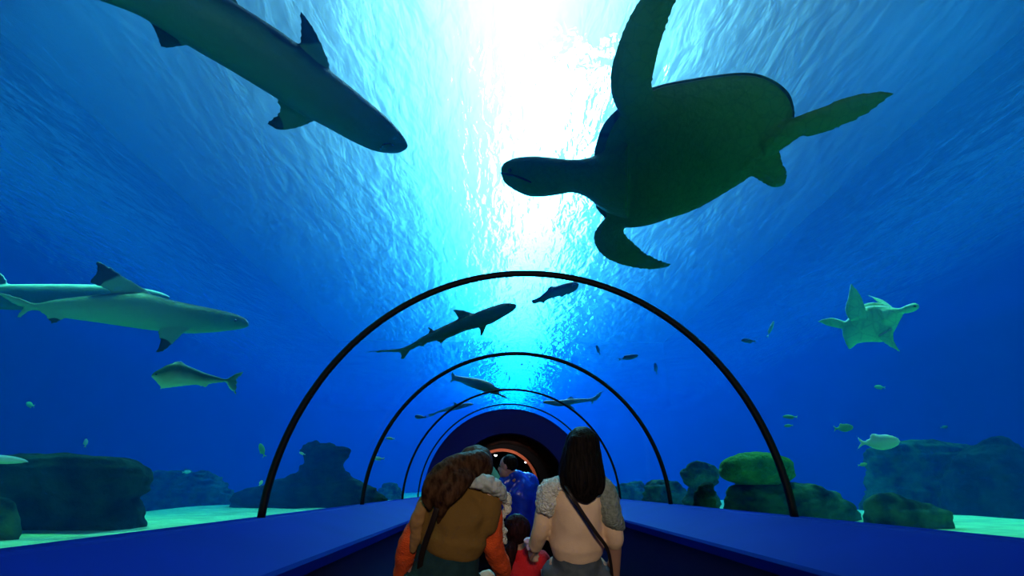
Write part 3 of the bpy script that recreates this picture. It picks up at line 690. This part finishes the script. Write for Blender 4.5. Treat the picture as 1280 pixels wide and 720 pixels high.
# ------------------------------------------------------------------ passage lights and people
skin_m = mat('skin', (0.50, 0.27, 0.19), 0.55)
hair_mats = {}
def hair_material(name, c1, c2, axis_scale=(60, 60, 3)):
    m = bpy.data.materials.new(name); m.use_nodes = True; nt = m.node_tree; b = nt.nodes['Principled BSDF']
    b.inputs['Roughness'].default_value = 0.5; b.inputs['Specular IOR Level'].default_value = 0.02
    tc = nt.nodes.new('ShaderNodeTexCoord'); mp = nt.nodes.new('ShaderNodeMapping'); mp.inputs['Scale'].default_value = axis_scale
    n = nt.nodes.new('ShaderNodeTexNoise'); n.inputs['Scale'].default_value = 1.6; n.inputs['Detail'].default_value = 3
    nt.links.new(tc.outputs['Object'], mp.inputs[0]); nt.links.new(mp.outputs[0], n.inputs['Vector'])
    r = nt.nodes.new('ShaderNodeValToRGB'); r.color_ramp.elements[0].color = (*c1, 1); r.color_ramp.elements[1].color = (*c2, 1)
    r.color_ramp.elements[0].position = 0.35; r.color_ramp.elements[1].position = 0.65
    nt.links.new(n.outputs['Fac'], r.inputs['Fac']); nt.links.new(r.outputs['Color'], b.inputs['Base Color'])
    bp = nt.nodes.new('ShaderNodeBump'); bp.inputs['Strength'].default_value = 0.7; bp.inputs['Distance'].default_value = 0.01
    nt.links.new(n.outputs['Fac'], bp.inputs['Height']); nt.links.new(bp.outputs[0], b.inputs['Normal'])
    return m
def frame_from(fwd, up):
    y = Vector(fwd).normalized(); z = (Vector(up) - y * Vector(up).dot(y)).normalized(); x = y.cross(z)
    return Matrix((x, y, z)).transposed()
def add_head(g, c, fwd, up, k=1.0):
    """skull, jaw, nose, ears, lips; c is the middle of the head"""
    M = frame_from(fwd, up); c = Vector(c)
    def L(x, y, z): return c + M @ Vector((x, y, z)) * k
    g.ellipsoid(L(0, -0.012, 0.025), (0.076 * k, 0.092 * k, 0.088 * k), M)
    g.ellipsoid(L(0, 0.025, -0.045), (0.056 * k, 0.062 * k, 0.066 * k), M)
    g.ellipsoid(L(0, 0.062, -0.088), (0.026 * k, 0.022 * k, 0.02 * k), M)
    g.tube([L(0, 0.078, 0.006), L(0, 0.098, -0.022), L(0, 0.093, -0.036)], [0.009 * k, 0.012 * k, 0.013 * k], k=10)
    g.tube([L(-0.022, 0.078, -0.064), L(0, 0.088, -0.062), L(0.022, 0.078, -0.064)], [0.006 * k, 0.009 * k, 0.006 * k], k=10)
    for sx in (-1, 1):
        g.ellipsoid(L(sx * 0.078, -0.005, -0.012), (0.010 * k, 0.020 * k, 0.032 * k), M)
    return M, L
def add_hand(g, wrist, d, palm, k=1.0, curl=0.5, thumb=1):
    """palm, four unequal bent fingers and a thumb from the palm's side"""
    d = Vector(d).normalized(); M = frame_from(d, Vector(palm) * -1)   # x across, y along, -z = palm side
    w = Vector(wrist)
    def L(x, y, z): return w + M @ Vector((x, y, z)) * k
    g.tube([L(0, -0.01, 0), L(0, 0.03, 0), L(0, 0.075, -0.002), L(0, 0.09, -0.003)], [(0.024 * k, 0.018 * k), (0.034 * k, 0.015 * k), (0.040 * k, 0.014 * k), (0.036 * k, 0.011 * k)], up=M @ Vector((0, 0, 1)), k=14)
    for i, (x, ln) in enumerate(((-0.031, 0.068), (-0.0105, 0.078), (0.0105, 0.073), (0.031, 0.056))):
        pts = [L(x, 0.078, -0.002)]; a = 0.0; p = Vector((x, 0.078, -0.002))
        for q, f in enumerate((0.45, 0.32, 0.23)):
            a += curl * (0.55 + 0.25 * q); p = p + Vector((x * 0.02, math.cos(a), -math.sin(a))) * ln * f; pts.append(L(*p))
        g.tube(pts, [0.0095 * k, 0.009 * k, 0.0082 * k, 0.0072 * k], k=10, sub=4)
    s = thumb
    g.tube([L(s * 0.022, 0.018, -0.004), L(s * 0.046, 0.042, -0.014), L(s * 0.056, 0.066, -0.022), L(s * 0.054, 0.086, -0.030)], [0.014 * k, 0.012 * k, 0.0105 * k, 0.0085 * k], k=10, sub=4)
def mid(a, b, t=0.5): return Vector(a).lerp(Vector(b), t)
def make_person(J, fwd, hup, hfwd, label, group=None, k=1.0, curl=(0.5, 0.5), name='person', palm=((1, 0, 0), (-1, 0, 0)), wdir=None):
    """J: joints in world coordinates. One continuous body."""
    g = Geo(); f = Vector(fwd).normalized()
    M, L = add_head(g, J['head'], hfwd, hup, k)
    nk = Vector(J['neck']); hd = Vector(J['head'])
    g.tube([nk - Vector((0, 0, 0.03)), mid(nk, hd, 0.4), L(0, -0.01, -0.03)], [0.060 * k, 0.050 * k, 0.052 * k])
    sl, sr = Vector(J['sh_l']), Vector(J['sh_r']); hl, hr = Vector(J['hip_l']), Vector(J['hip_r'])
    ch = mid(sl, sr); pv = mid(hl, hr); wd = (sr - sl).length / 2
    g.tube([nk, ch - Vector((0, 0, 0.03)), mid(ch, pv, 0.3), mid(ch, pv, 0.62), pv + Vector((0, 0, 0.03)), pv - Vector((0, 0, 0.07))],
           [(0.06 * k, 0.055 * k), (wd * 0.82, 0.085 * k), (wd * 0.80, 0.105 * k), (wd * 0.64, 0.09 * k), (wd * 0.82, 0.105 * k), (wd * 0.75, 0.10 * k)], up=f, k=24)
    for s, i in (('l', 0), ('r', 1)):
        a, b, c = Vector(J['sh_' + s]), Vector(J['el_' + s]), Vector(J['wr_' + s])
        g.tube([mid(ch, a, 0.6), a, mid(a, b, 0.35), b, mid(b, c, 0.3), c], [0.05 * k, 0.052 * k, 0.044 * k, 0.036 * k, 0.036 * k, 0.024 * k], k=14, up=f)
        d = wdir[i] if wdir and wdir[i] else (c - b)
        add_hand(g, c, d, palm[i], k, curl[i], 1 if i == 0 else -1)
        h, kn, an = Vector(J['hip_' + s]), Vector(J['kn_' + s]), Vector(J['an_' + s])
        g.tube([h + Vector((0, 0, 0.03)), h - Vector((0, 0, 0.06)), mid(h, kn, 0.5), kn, mid(kn, an, 0.3), an], [0.085 * k, 0.088 * k, 0.072 * k, 0.054 * k, 0.056 * k, 0.036 * k], k=16, up=f)
        g.tube([an - f * 0.03 * k - Vector((0, 0, 0.02)), an + f * 0.08 * k - Vector((0, 0, 0.045 * k)), an + f * 0.17 * k - Vector((0, 0, 0.055 * k))], [(0.03 * k, 0.035 * k), (0.038 * k, 0.026 * k), (0.034 * k, 0.016 * k)], k=12)
    o = skin_mesh(g, name, skin_m, 0.0065 if k > 0.8 else 0.006, smooth=2, origin=(pv.x, pv.y, 0.0))
    tag(o, label, 'person', group)
    for sx in (-1, 1): eye(o, L(sx * 0.031, 0.070, 0.004), 0.0125 * k)
    return o, M, L
def garment_torso(g, J, fwd, add, z_hem, k=1.0, flare=1.0, depth=1.0):
    f = Vector(fwd).normalized(); sl, sr = Vector(J['sh_l']), Vector(J['sh_r']); hl, hr = Vector(J['hip_l']), Vector(J['hip_r'])
    ch = mid(sl, sr); pv = mid(hl, hr); wd = (sr - sl).length / 2; nk = Vector(J['neck'])
    t = min(1.1, (ch.z - z_hem) / max(0.01, ch.z - pv.z)); hem = mid(ch, pv, t)
    g.tube([nk - Vector((0, 0, 0.015)), mid(nk, ch, 0.6), mid(ch, hem, 0.12), mid(ch, hem, 0.4), mid(ch, hem, 0.75), hem],
           [(0.07 * k, 0.065 * k), (wd * 0.75, 0.085 * k * depth), (wd * 0.90 + add, 0.105 * k * depth + add), (wd * 0.86 + add, 0.118 * k * depth + add), (wd * 0.80 * flare + add, 0.112 * k * depth + add), (wd * 0.88 * flare + add, 0.118 * k * depth + add)], up=f, k=28)
def garment_sleeve(g, J, s, fwd, r0, r1, r2, end=0.92, start=0.35):
    ch = mid(J['sh_l'], J['sh_r']); a, b, c = Vector(J['sh_' + s]), Vector(J['el_' + s]), Vector(J['wr_' + s])
    g.tube([mid(ch, a, start), a, mid(a, b, 0.5), b, mid(b, c, end)], [r0 * 0.95, r0, (r0 + r1) / 2, r1, r2], k=18, up=fwd)
def trousers(J, o, m, fwd, top=0.05, k=1.0, add=0.014, name='trousers', wide=0.84):
    g = Geo(); f = Vector(fwd).normalized(); hl, hr = Vector(J['hip_l']), Vector(J['hip_r']); pv = mid(hl, hr)
    wd = (Vector(J['sh_r']) - Vector(J['sh_l'])).length / 2
    ch = mid(J['sh_l'], J['sh_r']); ax = (ch - pv).normalized()
    g.tube([pv + ax * top, pv + ax * 0.01, pv - Vector((0, 0, 0.05)), pv - Vector((0, 0, 0.09))], [(wd * wide * 0.9 + add, 0.10 * k + add), (wd * wide + add, 0.115 * k + add), (wd * wide + add, 0.12 * k + add), (wd * wide * 0.95 + add, 0.11 * k + add)], up=f, k=24)
    for s in ('l', 'r'):
        h, kn, an = Vector(J['hip_' + s]), Vector(J['kn_' + s]), Vector(J['an_' + s])
        g.tube([h, h - Vector((0, 0, 0.06)), mid(h, kn, 0.5), kn, mid(kn, an, 0.4), an + Vector((0, 0, 0.02))], [0.092 * k + add, 0.096 * k + add, 0.08 * k + add, 0.062 * k + add, 0.06 * k + add, 0.052 * k + add], k=18, up=f)
    return skin_mesh(g, name, m, 0.009, parent=o, smooth=3, rough=0.004, rs=9)
def shoes(J, o, m, fwd, k=1.0):
    f = Vector(fwd).normalized()
    for s in ('l', 'r'):
        an = Vector(J['an_' + s]); g = Geo(); z = 0.045 * k - an.z
        b = Vector((an.x, an.y, 0))
        g.tube([b - f * 0.055 * k + Vector((0, 0, 0.048 * k)), b + f * 0.03 * k + Vector((0, 0, 0.052 * k)), b + f * 0.12 * k + Vector((0, 0, 0.036 * k)), b + f * 0.19 * k + Vector((0, 0, 0.028 * k))],
               [(0.040 * k, 0.044 * k), (0.044 * k, 0.050 * k), (0.050 * k, 0.034 * k), (0.042 * k, 0.024 * k)], k=16)
        skin_mesh(g, 'shoe', m, 0.007 * max(k, 0.8), parent=o, smooth=2)
def legs(J, cx, cy, hipz, k=1.0, spread=0.095, fwd=(0, 1, 0)):
    for s, sx in (('l', -1), ('r', 1)):
        J['hip_' + s] = (cx + sx * spread * 0.95, cy, hipz)
        J['kn_' + s] = (cx + sx * spread, cy + 0.02, 0.48 * k + 0.0)
        J['an_' + s] = (cx + sx * spread * 1.05, cy - 0.01, 0.085 * k)
V3 = Vector

# --- woman on the right: long black hair, cream top with a lace yoke, bag strap
sR = 2.55
FR = (-0.10, 1, 0)
J = {}
c = W(720, 612, sR); J['head'] = W(727, 566, sR) + V3((0, 0.02, 0)); J['neck'] = W(722, 596, sR)
J['sh_l'] = W(686, 613, sR); J['sh_r'] = W(754, 613, sR)
hip = W(721, 712, sR); legs(J, hip.x, hip.y, 0.90)
J['el_l'] = W(676, 662, sR - 0.02) + V3((0, 0.02, 0)); J['wr_l'] = W(668, 686, sR + 0.08)
J['el_r'] = W(768, 668, sR - 0.05); J['wr_r'] = W(768, 735, sR + 0.06)
pR, MR, LR = make_person(J, FR, (0, 0, 1), (-0.35, 1, -0.12), 'person seen from behind with long black hair and cream top with lace shoulder', k=1.0, wdir=(V3((-0.2, 0.8, -0.3)), None), curl=(0.9, 0.45))
cream = mat('cream_knit', (0.85, 0.60, 0.40), 0.9, color2=(0.76, 0.52, 0.34), nscale=7, bump=0.12, bscale=160)
lace_m = mat('white_lace', (0.95, 0.97, 0.88), 0.9, color2=(0.75, 0.75, 0.66), nscale=70, bump=0.8, bscale=90)
g = Geo(); garment_torso(g, J, FR, 0.014, 1.085, flare=1.06)
garment_sleeve(g, J, 'l', FR, 0.056, 0.046, 0.04, 0.8); garment_sleeve(g, J, 'r', FR, 0.056, 0.048, 0.044, 0.12)
skin_mesh(g, 'sweater', cream, 0.009, parent=pR, smooth=3, rough=0.006, rs=8)
g = Geo(); a = V3(J['sh_l']); ch = mid(J['sh_l'], J['sh_r'])
g.tube([mid(ch, a, 0.25) + V3((0, -0.015, 0.045)), mid(ch, a, 0.75) + V3((0, -0.01, 0.015)), a + V3((0.0, -0.005, -0.01)), a + V3((-0.012, -0.01, -0.065))], [(0.04, 0.06), (0.052, 0.075), (0.062, 0.078), (0.060, 0.066)], up=FR, k=22)
skin_mesh(g, 'lace_yoke', lace_m, 0.007, parent=pR, smooth=2, rough=0.012, rs=32)['label'] = 'ruffled white lace over the left shoulder'
g = Geo(); a = V3(J['sh_r'])
g.tube([a + V3((-0.02, -0.01, 0.035)), a + V3((0.015, -0.01, -0.01)), a + V3((0.032, -0.015, -0.12)), V3(J['el_r']) + V3((0.01, 0, 0.05))], [0.044, 0.056, 0.056, 0.050], up=FR, k=18)
skin_mesh(g, 'lace_sleeve', mat('grey_lace', (0.30, 0.34, 0.30), 0.9, color2=(0.20, 0.24, 0.2), nscale=60, bump=0.6, bscale=90), 0.007, parent=pR, smooth=2, rough=0.008, rs=30)['label'] = 'grey-green lace over the right sleeve'
trousers(J, pR, mat('grey_denim', (0.07, 0.09, 0.11), 0.9, color2=(0.10, 0.12, 0.14), nscale=30, bump=0.2, bscale=200), FR, top=0.20)
shoes(J, pR, mat('white_shoe', (0.5, 0.5, 0.48), 0.6), FR)
black_hair = hair_material('black_hair', (0.004, 0.003, 0.003), (0.014, 0.010, 0.009))
g = Geo(); c = V3(J['head'])
g.ellipsoid(LR(0, -0.024, 0.030), (0.092, 0.106, 0.102), MR)
g.tube([c + V3((0.0, -0.06, 0.045)), W(727, 580, sR - 0.06), W(730, 598, sR - 0.11), W(733, 612, sR - 0.13), W(737, 624, sR - 0.13)], [(0.08, 0.06), (0.095, 0.07), (0.093, 0.055), (0.080, 0.04), (0.045, 0.018)], up=FR, k=24)
g.tube([c + V3((-0.065, -0.02, 0.02)), W(706, 585, sR - 0.03), W(709, 606, sR - 0.09), W(716, 616, sR - 0.11)], [(0.03, 0.05), (0.032, 0.055), (0.03, 0.035), (0.02, 0.02)], up=FR, k=14)
g.tube([c + V3((0.07, -0.02, 0.02)), W(747, 588, sR - 0.05), W(750, 602, sR - 0.09), W(749, 614, sR - 0.12)], [(0.03, 0.05), (0.034, 0.05), (0.03, 0.035), (0.02, 0.02)], up=FR, k=14)
skin_mesh(g, 'hair', black_hair, 0.007, parent=pR, smooth=2, rough=0.004, rs=18)
g = Geo()
P = [W(705, 601, sR - 0.03), W(711, 614, sR - 0.165), W(728, 641, sR - 0.185), W(745, 666, sR - 0.18), W(758, 684, sR - 0.15), W(763, 702, sR - 0.10), W(766, 730, sR - 0.02)]
g.tube(P, [(0.009, 0.0035)] * len(P), up=FR, k=10, sub=6)
dark_leather = mat('dark_leather', (0.02, 0.012, 0.01), 0.5)
bag = mesh_obj('shoulder_bag', g.v, g.f, dark_leather)
for p in bag.data.vertices: pass
b0 = W(772, 752, sR - 0.02)
g = Geo(); g.ellipsoid(b0, (0.035, 0.10, 0.075)); 
skin_mesh(g, 'pouch', dark_leather, 0.008, parent=bag, smooth=1)
tag(bag, 'thin dark shoulder bag strap running across the back of the cream top', 'bag')
# pale pink-white bundle held in the left hand
g = Geo(); hc = V3(J['wr_l']) + V3((0.0, 0.05, 0.02))
for q in range(9):
    g.ellipsoid(W(666 + random.uniform(-7, 12), 680 + random.uniform(-5, 6), sR + 0.1 + random.uniform(-0.03, 0.03)), (random.uniform(0.018, 0.032), 0.022, random.uniform(0.016, 0.03)))
o = skin_mesh(g, 'tissue', mat('pink_white_cloth', (0.75, 0.62, 0.78), 0.8, color2=(0.45, 0.32, 0.6), nscale=22), 0.006, smooth=1, rough=0.006, rs=40)
tag(o, 'crumpled pinkish white tissue held beside the cream top by the left hand', 'tissue')

# --- woman on the left: bending, brown hair falling to the left, olive brown vest, orange sleeves
sL = 2.4
FL = (0.15, 1, 0)
J = {}
J['neck'] = W(583, 604, sL + 0.06); J['head'] = W(594, 588, sL + 0.16)
J['sh_l'] = W(535, 634, sL); J['sh_r'] = W(613, 621, sL)
hip = W(553, 712, sL - 0.05); legs(J, hip.x, hip.y, 0.90, spread=0.10)
J['el_l'] = W(510, 684, sL + 0.0); J['wr_l'] = W(500, 735, sL + 0.12)
J['el_r'] = W(617, 684, sL + 0.02); J['wr_r'] = W(632, 722, sL + 0.16)
pL, ML, LL = make_person(J, FL, (0.25, -0.15, 1), (0.5, 0.75, -0.45), 'person seen from behind bending right in olive brown vest with orange sleeves', k=1.0)
vest_m = mat('olive_brown_cloth', (0.20, 0.105, 0.022), 0.9, color2=(0.165, 0.088, 0.018), nscale=4, bump=0.12, bscale=60)
orange_m = mat('orange_knit', (0.9, 0.11, 0.02), 0.85, color2=(0.78, 0.09, 0.018), nscale=10, bump=0.4, bscale=140)
g = Geo(); garment_torso(g, J, FL, 0.020, 1.13, flare=1.18)
g.ellipsoid(V3(J['sh_l']) + V3((0.012, 0, -0.015)), (0.07, 0.075, 0.09)); g.tube([V3(J['neck']) + V3((0, 0, -0.03)), mid(J['neck'], J['sh_r'], 0.6) + V3((0, 0, -0.01)), V3(J['sh_r']) + V3((-0.008, 0, -0.02)), V3(J['sh_r']) + V3((-0.015, 0, -0.13))], [(0.06, 0.06), (0.065, 0.065), (0.066, 0.062), (0.055, 0.055)], up=FL)
skin_mesh(g, 'vest', vest_m, 0.009, parent=pL, smooth=4, rough=0.016, rs=6)['label'] = 'loose olive brown vest'
for s_, r0 in (('l', 0.058), ('r', 0.058)):
    g = Geo(); garment_sleeve(g, J, s_, FL, r0, 0.053, 0.046, 0.75, start=1.0)
    skin_mesh(g, 'sleeve', orange_m, 0.007, parent=pL, smooth=2, rough=0.008, rs=14)['label'] = 'orange sleeve'
for a_, b_, rr in (((518, 640), (526, 690), 0.022),):
    g = Geo(); g.tube([W(528, 632, sL - 0.06), W(522, 650, sL - 0.075), W(519, 670, sL - 0.07), W(516, 688, sL - 0.06)], [(0.03, 0.02), (0.034, 0.022), (0.03, 0.02), (0.02, 0.014)], up=FL)
    skin_mesh(g, 'shoulder_drape', mat('tan_cloth', (0.30, 0.16, 0.06), 0.9), 0.007, parent=pL, smooth=2, rough=0.008, rs=20)['label'] = 'tan cloth over the left shoulder'
g = Geo(); g.tube([W(590, 606, sL - 0.04), W(603, 603, sL - 0.05), W(614, 606, sL - 0.04), W(624, 613, sL + 0.0), W(629, 624, sL + 0.03)], [(0.022, 0.02), (0.036, 0.04), (0.04, 0.045), (0.034, 0.045), (0.02, 0.024)], up=FL)
skin_mesh(g, 'collar', mat('grey_white_lace', (0.36, 0.40, 0.38), 0.9, color2=(0.5, 0.52, 0.48), nscale=40), 0.007, parent=pL, smooth=2, rough=0.010, rs=30)['label'] = 'grey-white frilled collar'
g = Geo()
P = [W(627, 612, sL + 0.04), W(633, 624, sL + 0.04), W(634, 636, sL + 0.04), W(627, 648, sL + 0.04), W(629, 662, sL + 0.05), W(631, 676, sL + 0.06)]
g.tube(P, [(0.022, 0.02), (0.028, 0.02), (0.022, 0.02), (0.016, 0.014), (0.020, 0.016), (0.014, 0.012)], up=FL)
skin_mesh(g, 'ruffle', lace_m, 0.006, parent=pL, smooth=1, rough=0.014, rs=26)['label'] = 'white lace ruffle hanging by the right sleeve'
trousers(J, pL, mat('dark_teal_denim', (0.006, 0.030, 0.036), 0.9, color2=(0.010, 0.042, 0.048), nscale=20, bump=0.2, bscale=200), FL, top=0.22, name='trousers', wide=0.98)
shoes(J, pL, mat('black_shoe', (0.02, 0.02, 0.02), 0.6), FL)
brown_hair = hair_material('brown_hair', (0.020, 0.008, 0.004), (0.075, 0.035, 0.018), (30, 30, 12))
g = Geo()
g.ellipsoid(LL(0, -0.022, 0.030), (0.090, 0.100, 0.094), ML)
g.tube([W(600, 582, sL + 0.09), W(582, 583, sL + 0.02), W(563, 589, sL - 0.04), W(549, 600, sL - 0.09), W(540, 612, sL - 0.12), W(535, 624, sL - 0.13), W(537, 634, sL - 0.13)], [(0.078, 0.07), (0.070, 0.055), (0.066, 0.045), (0.064, 0.04), (0.055, 0.035), (0.035, 0.025), (0.015, 0.012)], up=FL, k=20)
g.tube([W(596, 590, sL + 0.05), W(578, 598, sL - 0.06), W(565, 609, sL - 0.11), W(555, 622, sL - 0.14), W(551, 640, sL - 0.14), W(548, 652, sL - 0.13)], [(0.05, 0.05), (0.055, 0.04), (0.06, 0.035), (0.05, 0.03), (0.025, 0.02), (0.01, 0.01)], up=FL, k=20)
skin_mesh(g, 'hair', brown_hair, 0.007, parent=pL, smooth=3, rough=0.006, rs=14)['label'] = 'long brown hair falling over the left shoulder'
g = Geo()
P = [W(546, 636, sL - 0.17), W(540, 655, sL - 0.175), W(533, 674, sL - 0.165), W(527, 694, sL - 0.15), W(524, 715, sL - 0.12)]
g.tube(P, [(0.014, 0.004)] * len(P), up=FL, k=10)
strap = mesh_obj('shoulder_bag', g.v, g.f, mat('black_strap', (0.012, 0.006, 0.005), 0.6))
g = Geo(); g.ellipsoid(W(520, 745, sL - 0.1), (0.06, 0.035, 0.075)); skin_mesh(g, 'pouch', mat('black_strap', (0, 0, 0)), 0.008, parent=strap, smooth=1)
tag(strap, 'dark bag strap hanging down the left side of the olive brown vest', 'bag')
# face mask, teal
g = Geo(); g.body(Plane(618, 589, sL + 0.22), [(612, 580, 608, 586), (616, 582, 611, 591), (621, 588, 616, 597), (626, 596, 622, 601)], 0.35, 0.35, k=16)
o = skin_mesh(g, 'face_mask', mat('teal_mask', (0.05, 0.35, 0.32), 0.8), 0.005, parent=pL, smooth=1); o['label'] = 'teal face mask'
g = Geo(); g.ellipsoid(W(608, 722, sL + 0.14), (0.05, 0.02, 0.035))
o = skin_mesh(g, 'tissue', mat('white_paper', (0.6, 0.6, 0.55), 0.8), 0.006, smooth=1, rough=0.006, rs=40); tag(o, 'scrap of white tissue at the hip of the olive brown vest, bottom edge', 'tissue')

# --- child between them: dark hair in a ponytail, red top
sC = 2.86
k = 0.74
FC = (0.05, 1, 0)
J = {'head': W(646, 665, sC), 'neck': W(650, 688, sC), 'sh_l': W(634, 702, sC), 'sh_r': W(676, 699, sC)}
c = W(655, 720, sC); legs(J, c.x, c.y, 0.60, k=0.62, spread=0.065)
J['el_l'] = W(630, 730, sC + .02); J['wr_l'] = W(628, 752, sC + .15); J['el_r'] = W(683, 728, sC + .02); J['wr_r'] = W(681, 748, sC + .15)
pC, MC, LC = make_person(J, FC, (0.05, 0, 1), (0.1, 1, -0.1), 'child seen from behind with dark ponytail and red top between the two adults', k=k)
g = Geo(); garment_torso(g, J, FC, 0.016, 0.62, k=0.78, flare=1.1); garment_sleeve(g, J, 'l', FC, 0.050, 0.042, 0.036); garment_sleeve(g, J, 'r', FC, 0.050, 0.042, 0.036)
skin_mesh(g, 'red_top', mat('red_cloth', (0.72, 0.012, 0.02), 0.8, color2=(0.6, 0.01, 0.02), nscale=8, bump=0.3, bscale=120), 0.008, parent=pC, smooth=3, rough=0.006, rs=12)
trousers(J, pC, mat('dark_trousers', (0.02, 0.02, 0.03), 0.9), FC, k=0.72, top=0.06, add=0.008); shoes(J, pC, mat('black_shoe', (0.02, 0.02, 0.02)), FC, k=0.7)
g = Geo(); g.ellipsoid(LC(0, -0.020, 0.022), (0.094 * k * 1.18, 0.104 * k * 1.15, 0.100 * k * 1.12), MC)
g.tube([W(641, 682, sC - .09), W(637, 692, sC - .12), W(635, 702, sC - .125), W(638, 711, sC - .115)], [(0.03, 0.03), (0.04, 0.03), (0.034, 0.026), (0.012, 0.01)], up=FC)
skin_mesh(g, 'hair', hair_material('dark_plum_hair', (0.010, 0.003, 0.004), (0.030, 0.008, 0.010), (40, 40, 8)), 0.006, parent=pC, smooth=2, rough=0.005, rs=18)
g = Geo(); P = [LC(math.cos(t) * 0.118 * k * 0.92, -0.018 + 0.01, 0.022 + math.sin(t) * 0.118 * k * 1.2) for t in [math.radians(q) for q in range(0, 181, 20)]]
g.tube(P, [(0.004, 0.006)] * len(P), up=(0, 1, 0), k=8, sub=3)
mesh_obj('headband', [p - pC.location for p in g.v], g.f, mat('plum_band', (0.25, 0.12, 0.12), 0.5), pC)
cup = Geo(); b0 = W(680, 722, sC - 0.05)
cup.tube([b0 - V3((0, 0, 0.045)), b0, b0 + V3((0, 0, 0.045))], [0.022, 0.024, 0.026], k=20, caps=False, up=(0, 1, 0))
o = mesh_obj('paper_cup', [p - b0 for p in cup.v], cup.f, mat('white_paper', (0, 0, 0))); o.location = b0
tag(o, 'small white paper cup beside the red top at the bottom edge', 'cup')

# --- visitor farther ahead in a shiny blue jacket
sB = 5.2
FB = (-0.45, 1, 0)
J = {'head': W(634, 583, sB), 'neck': W(640, 593, sB), 'sh_l': W(634, 602, sB), 'sh_r': W(662, 601, sB + .1)}
c = W(652, 645, sB); legs(J, c.x, c.y, 0.92)
J['el_l'] = W(630, 624, sB - .05); J['wr_l'] = W(631, 640, sB + .15); J['el_r'] = W(669, 624, sB + .05); J['wr_r'] = W(668, 645, sB + .2)
pB, MB_, LB = make_person(J, FB, (0, 0, 1), (-0.75, 0.3, 0.0), 'person in a shiny blue jacket farther ahead, head turned left under the orange arch')
blue_j = mat('blue_satin', (0.01, 0.06, 0.75), 0.25, spec=0.8, color2=(0.006, 0.03, 0.5), nscale=6, bump=0.3, bscale=9)
g = Geo(); garment_torso(g, J, FB, 0.045, 0.85, flare=1.1, depth=1.1); garment_sleeve(g, J, 'l', FB, 0.088, 0.068, 0.055, start=0.1); garment_sleeve(g, J, 'r', FB, 0.088, 0.068, 0.055, start=0.1)
skin_mesh(g, 'jacket', blue_j, 0.011, parent=pB, smooth=3, rough=0.012, rs=9)
trousers(J, pB, mat('dark_trousers', (0, 0, 0)), FB); shoes(J, pB, mat('black_shoe', (0, 0, 0)), FB)
g = Geo(); g.ellipsoid(LB(0, -0.03, 0.035), (0.085, 0.092, 0.088), MB_); skin_mesh(g, 'hair', black_hair, 0.008, parent=pB, smooth=2, rough=0.004, rs=20)

# spot lamps in the passage ceiling
def spot(px, py, s, label):
    p = W(px, py, s); e = empty('ceiling_spotlight', p)
    g = Geo(); g.tube([V3((0, 0, 0.08)), V3((0, 0, 0.02))], [0.05, 0.055], k=20, caps=False, up=(0, 1, 0)); mesh_obj('lamp_housing', g.v, g.f, mat('black_seal', (0, 0, 0)), e)
    g = Geo(); g.ellipsoid((0, 0, 0.01), (0.042, 0.042, 0.03)); mesh_obj('lamp_lens', g.v, g.f, mat('lamp_glow', (1, 1, 1), emit=(0.85, 0.95, 1.0), estr=14), e)
    g = Geo(); top = BASE + math.sqrt(max(0.01, (R - 0.15) ** 2 - p.x ** 2)) - p.z
    g.tube([V3((0, 0, 0.07)), V3((0, 0, top + 0.01))], [0.012, 0.012], k=10, caps=False, up=(0, 1, 0)); mesh_obj('stem', g.v, g.f, mat('black_seal', (0, 0, 0)), e)
    tag(e, label, 'spotlight', 'spotlights inside the dark passage')
spot(619.5, 569.5, 14.6, 'left glowing spotlight inside the dark passage beyond the orange arch')
spot(657.5, 578, 15.0, 'right glowing spotlight inside the dark passage beyond the orange arch')
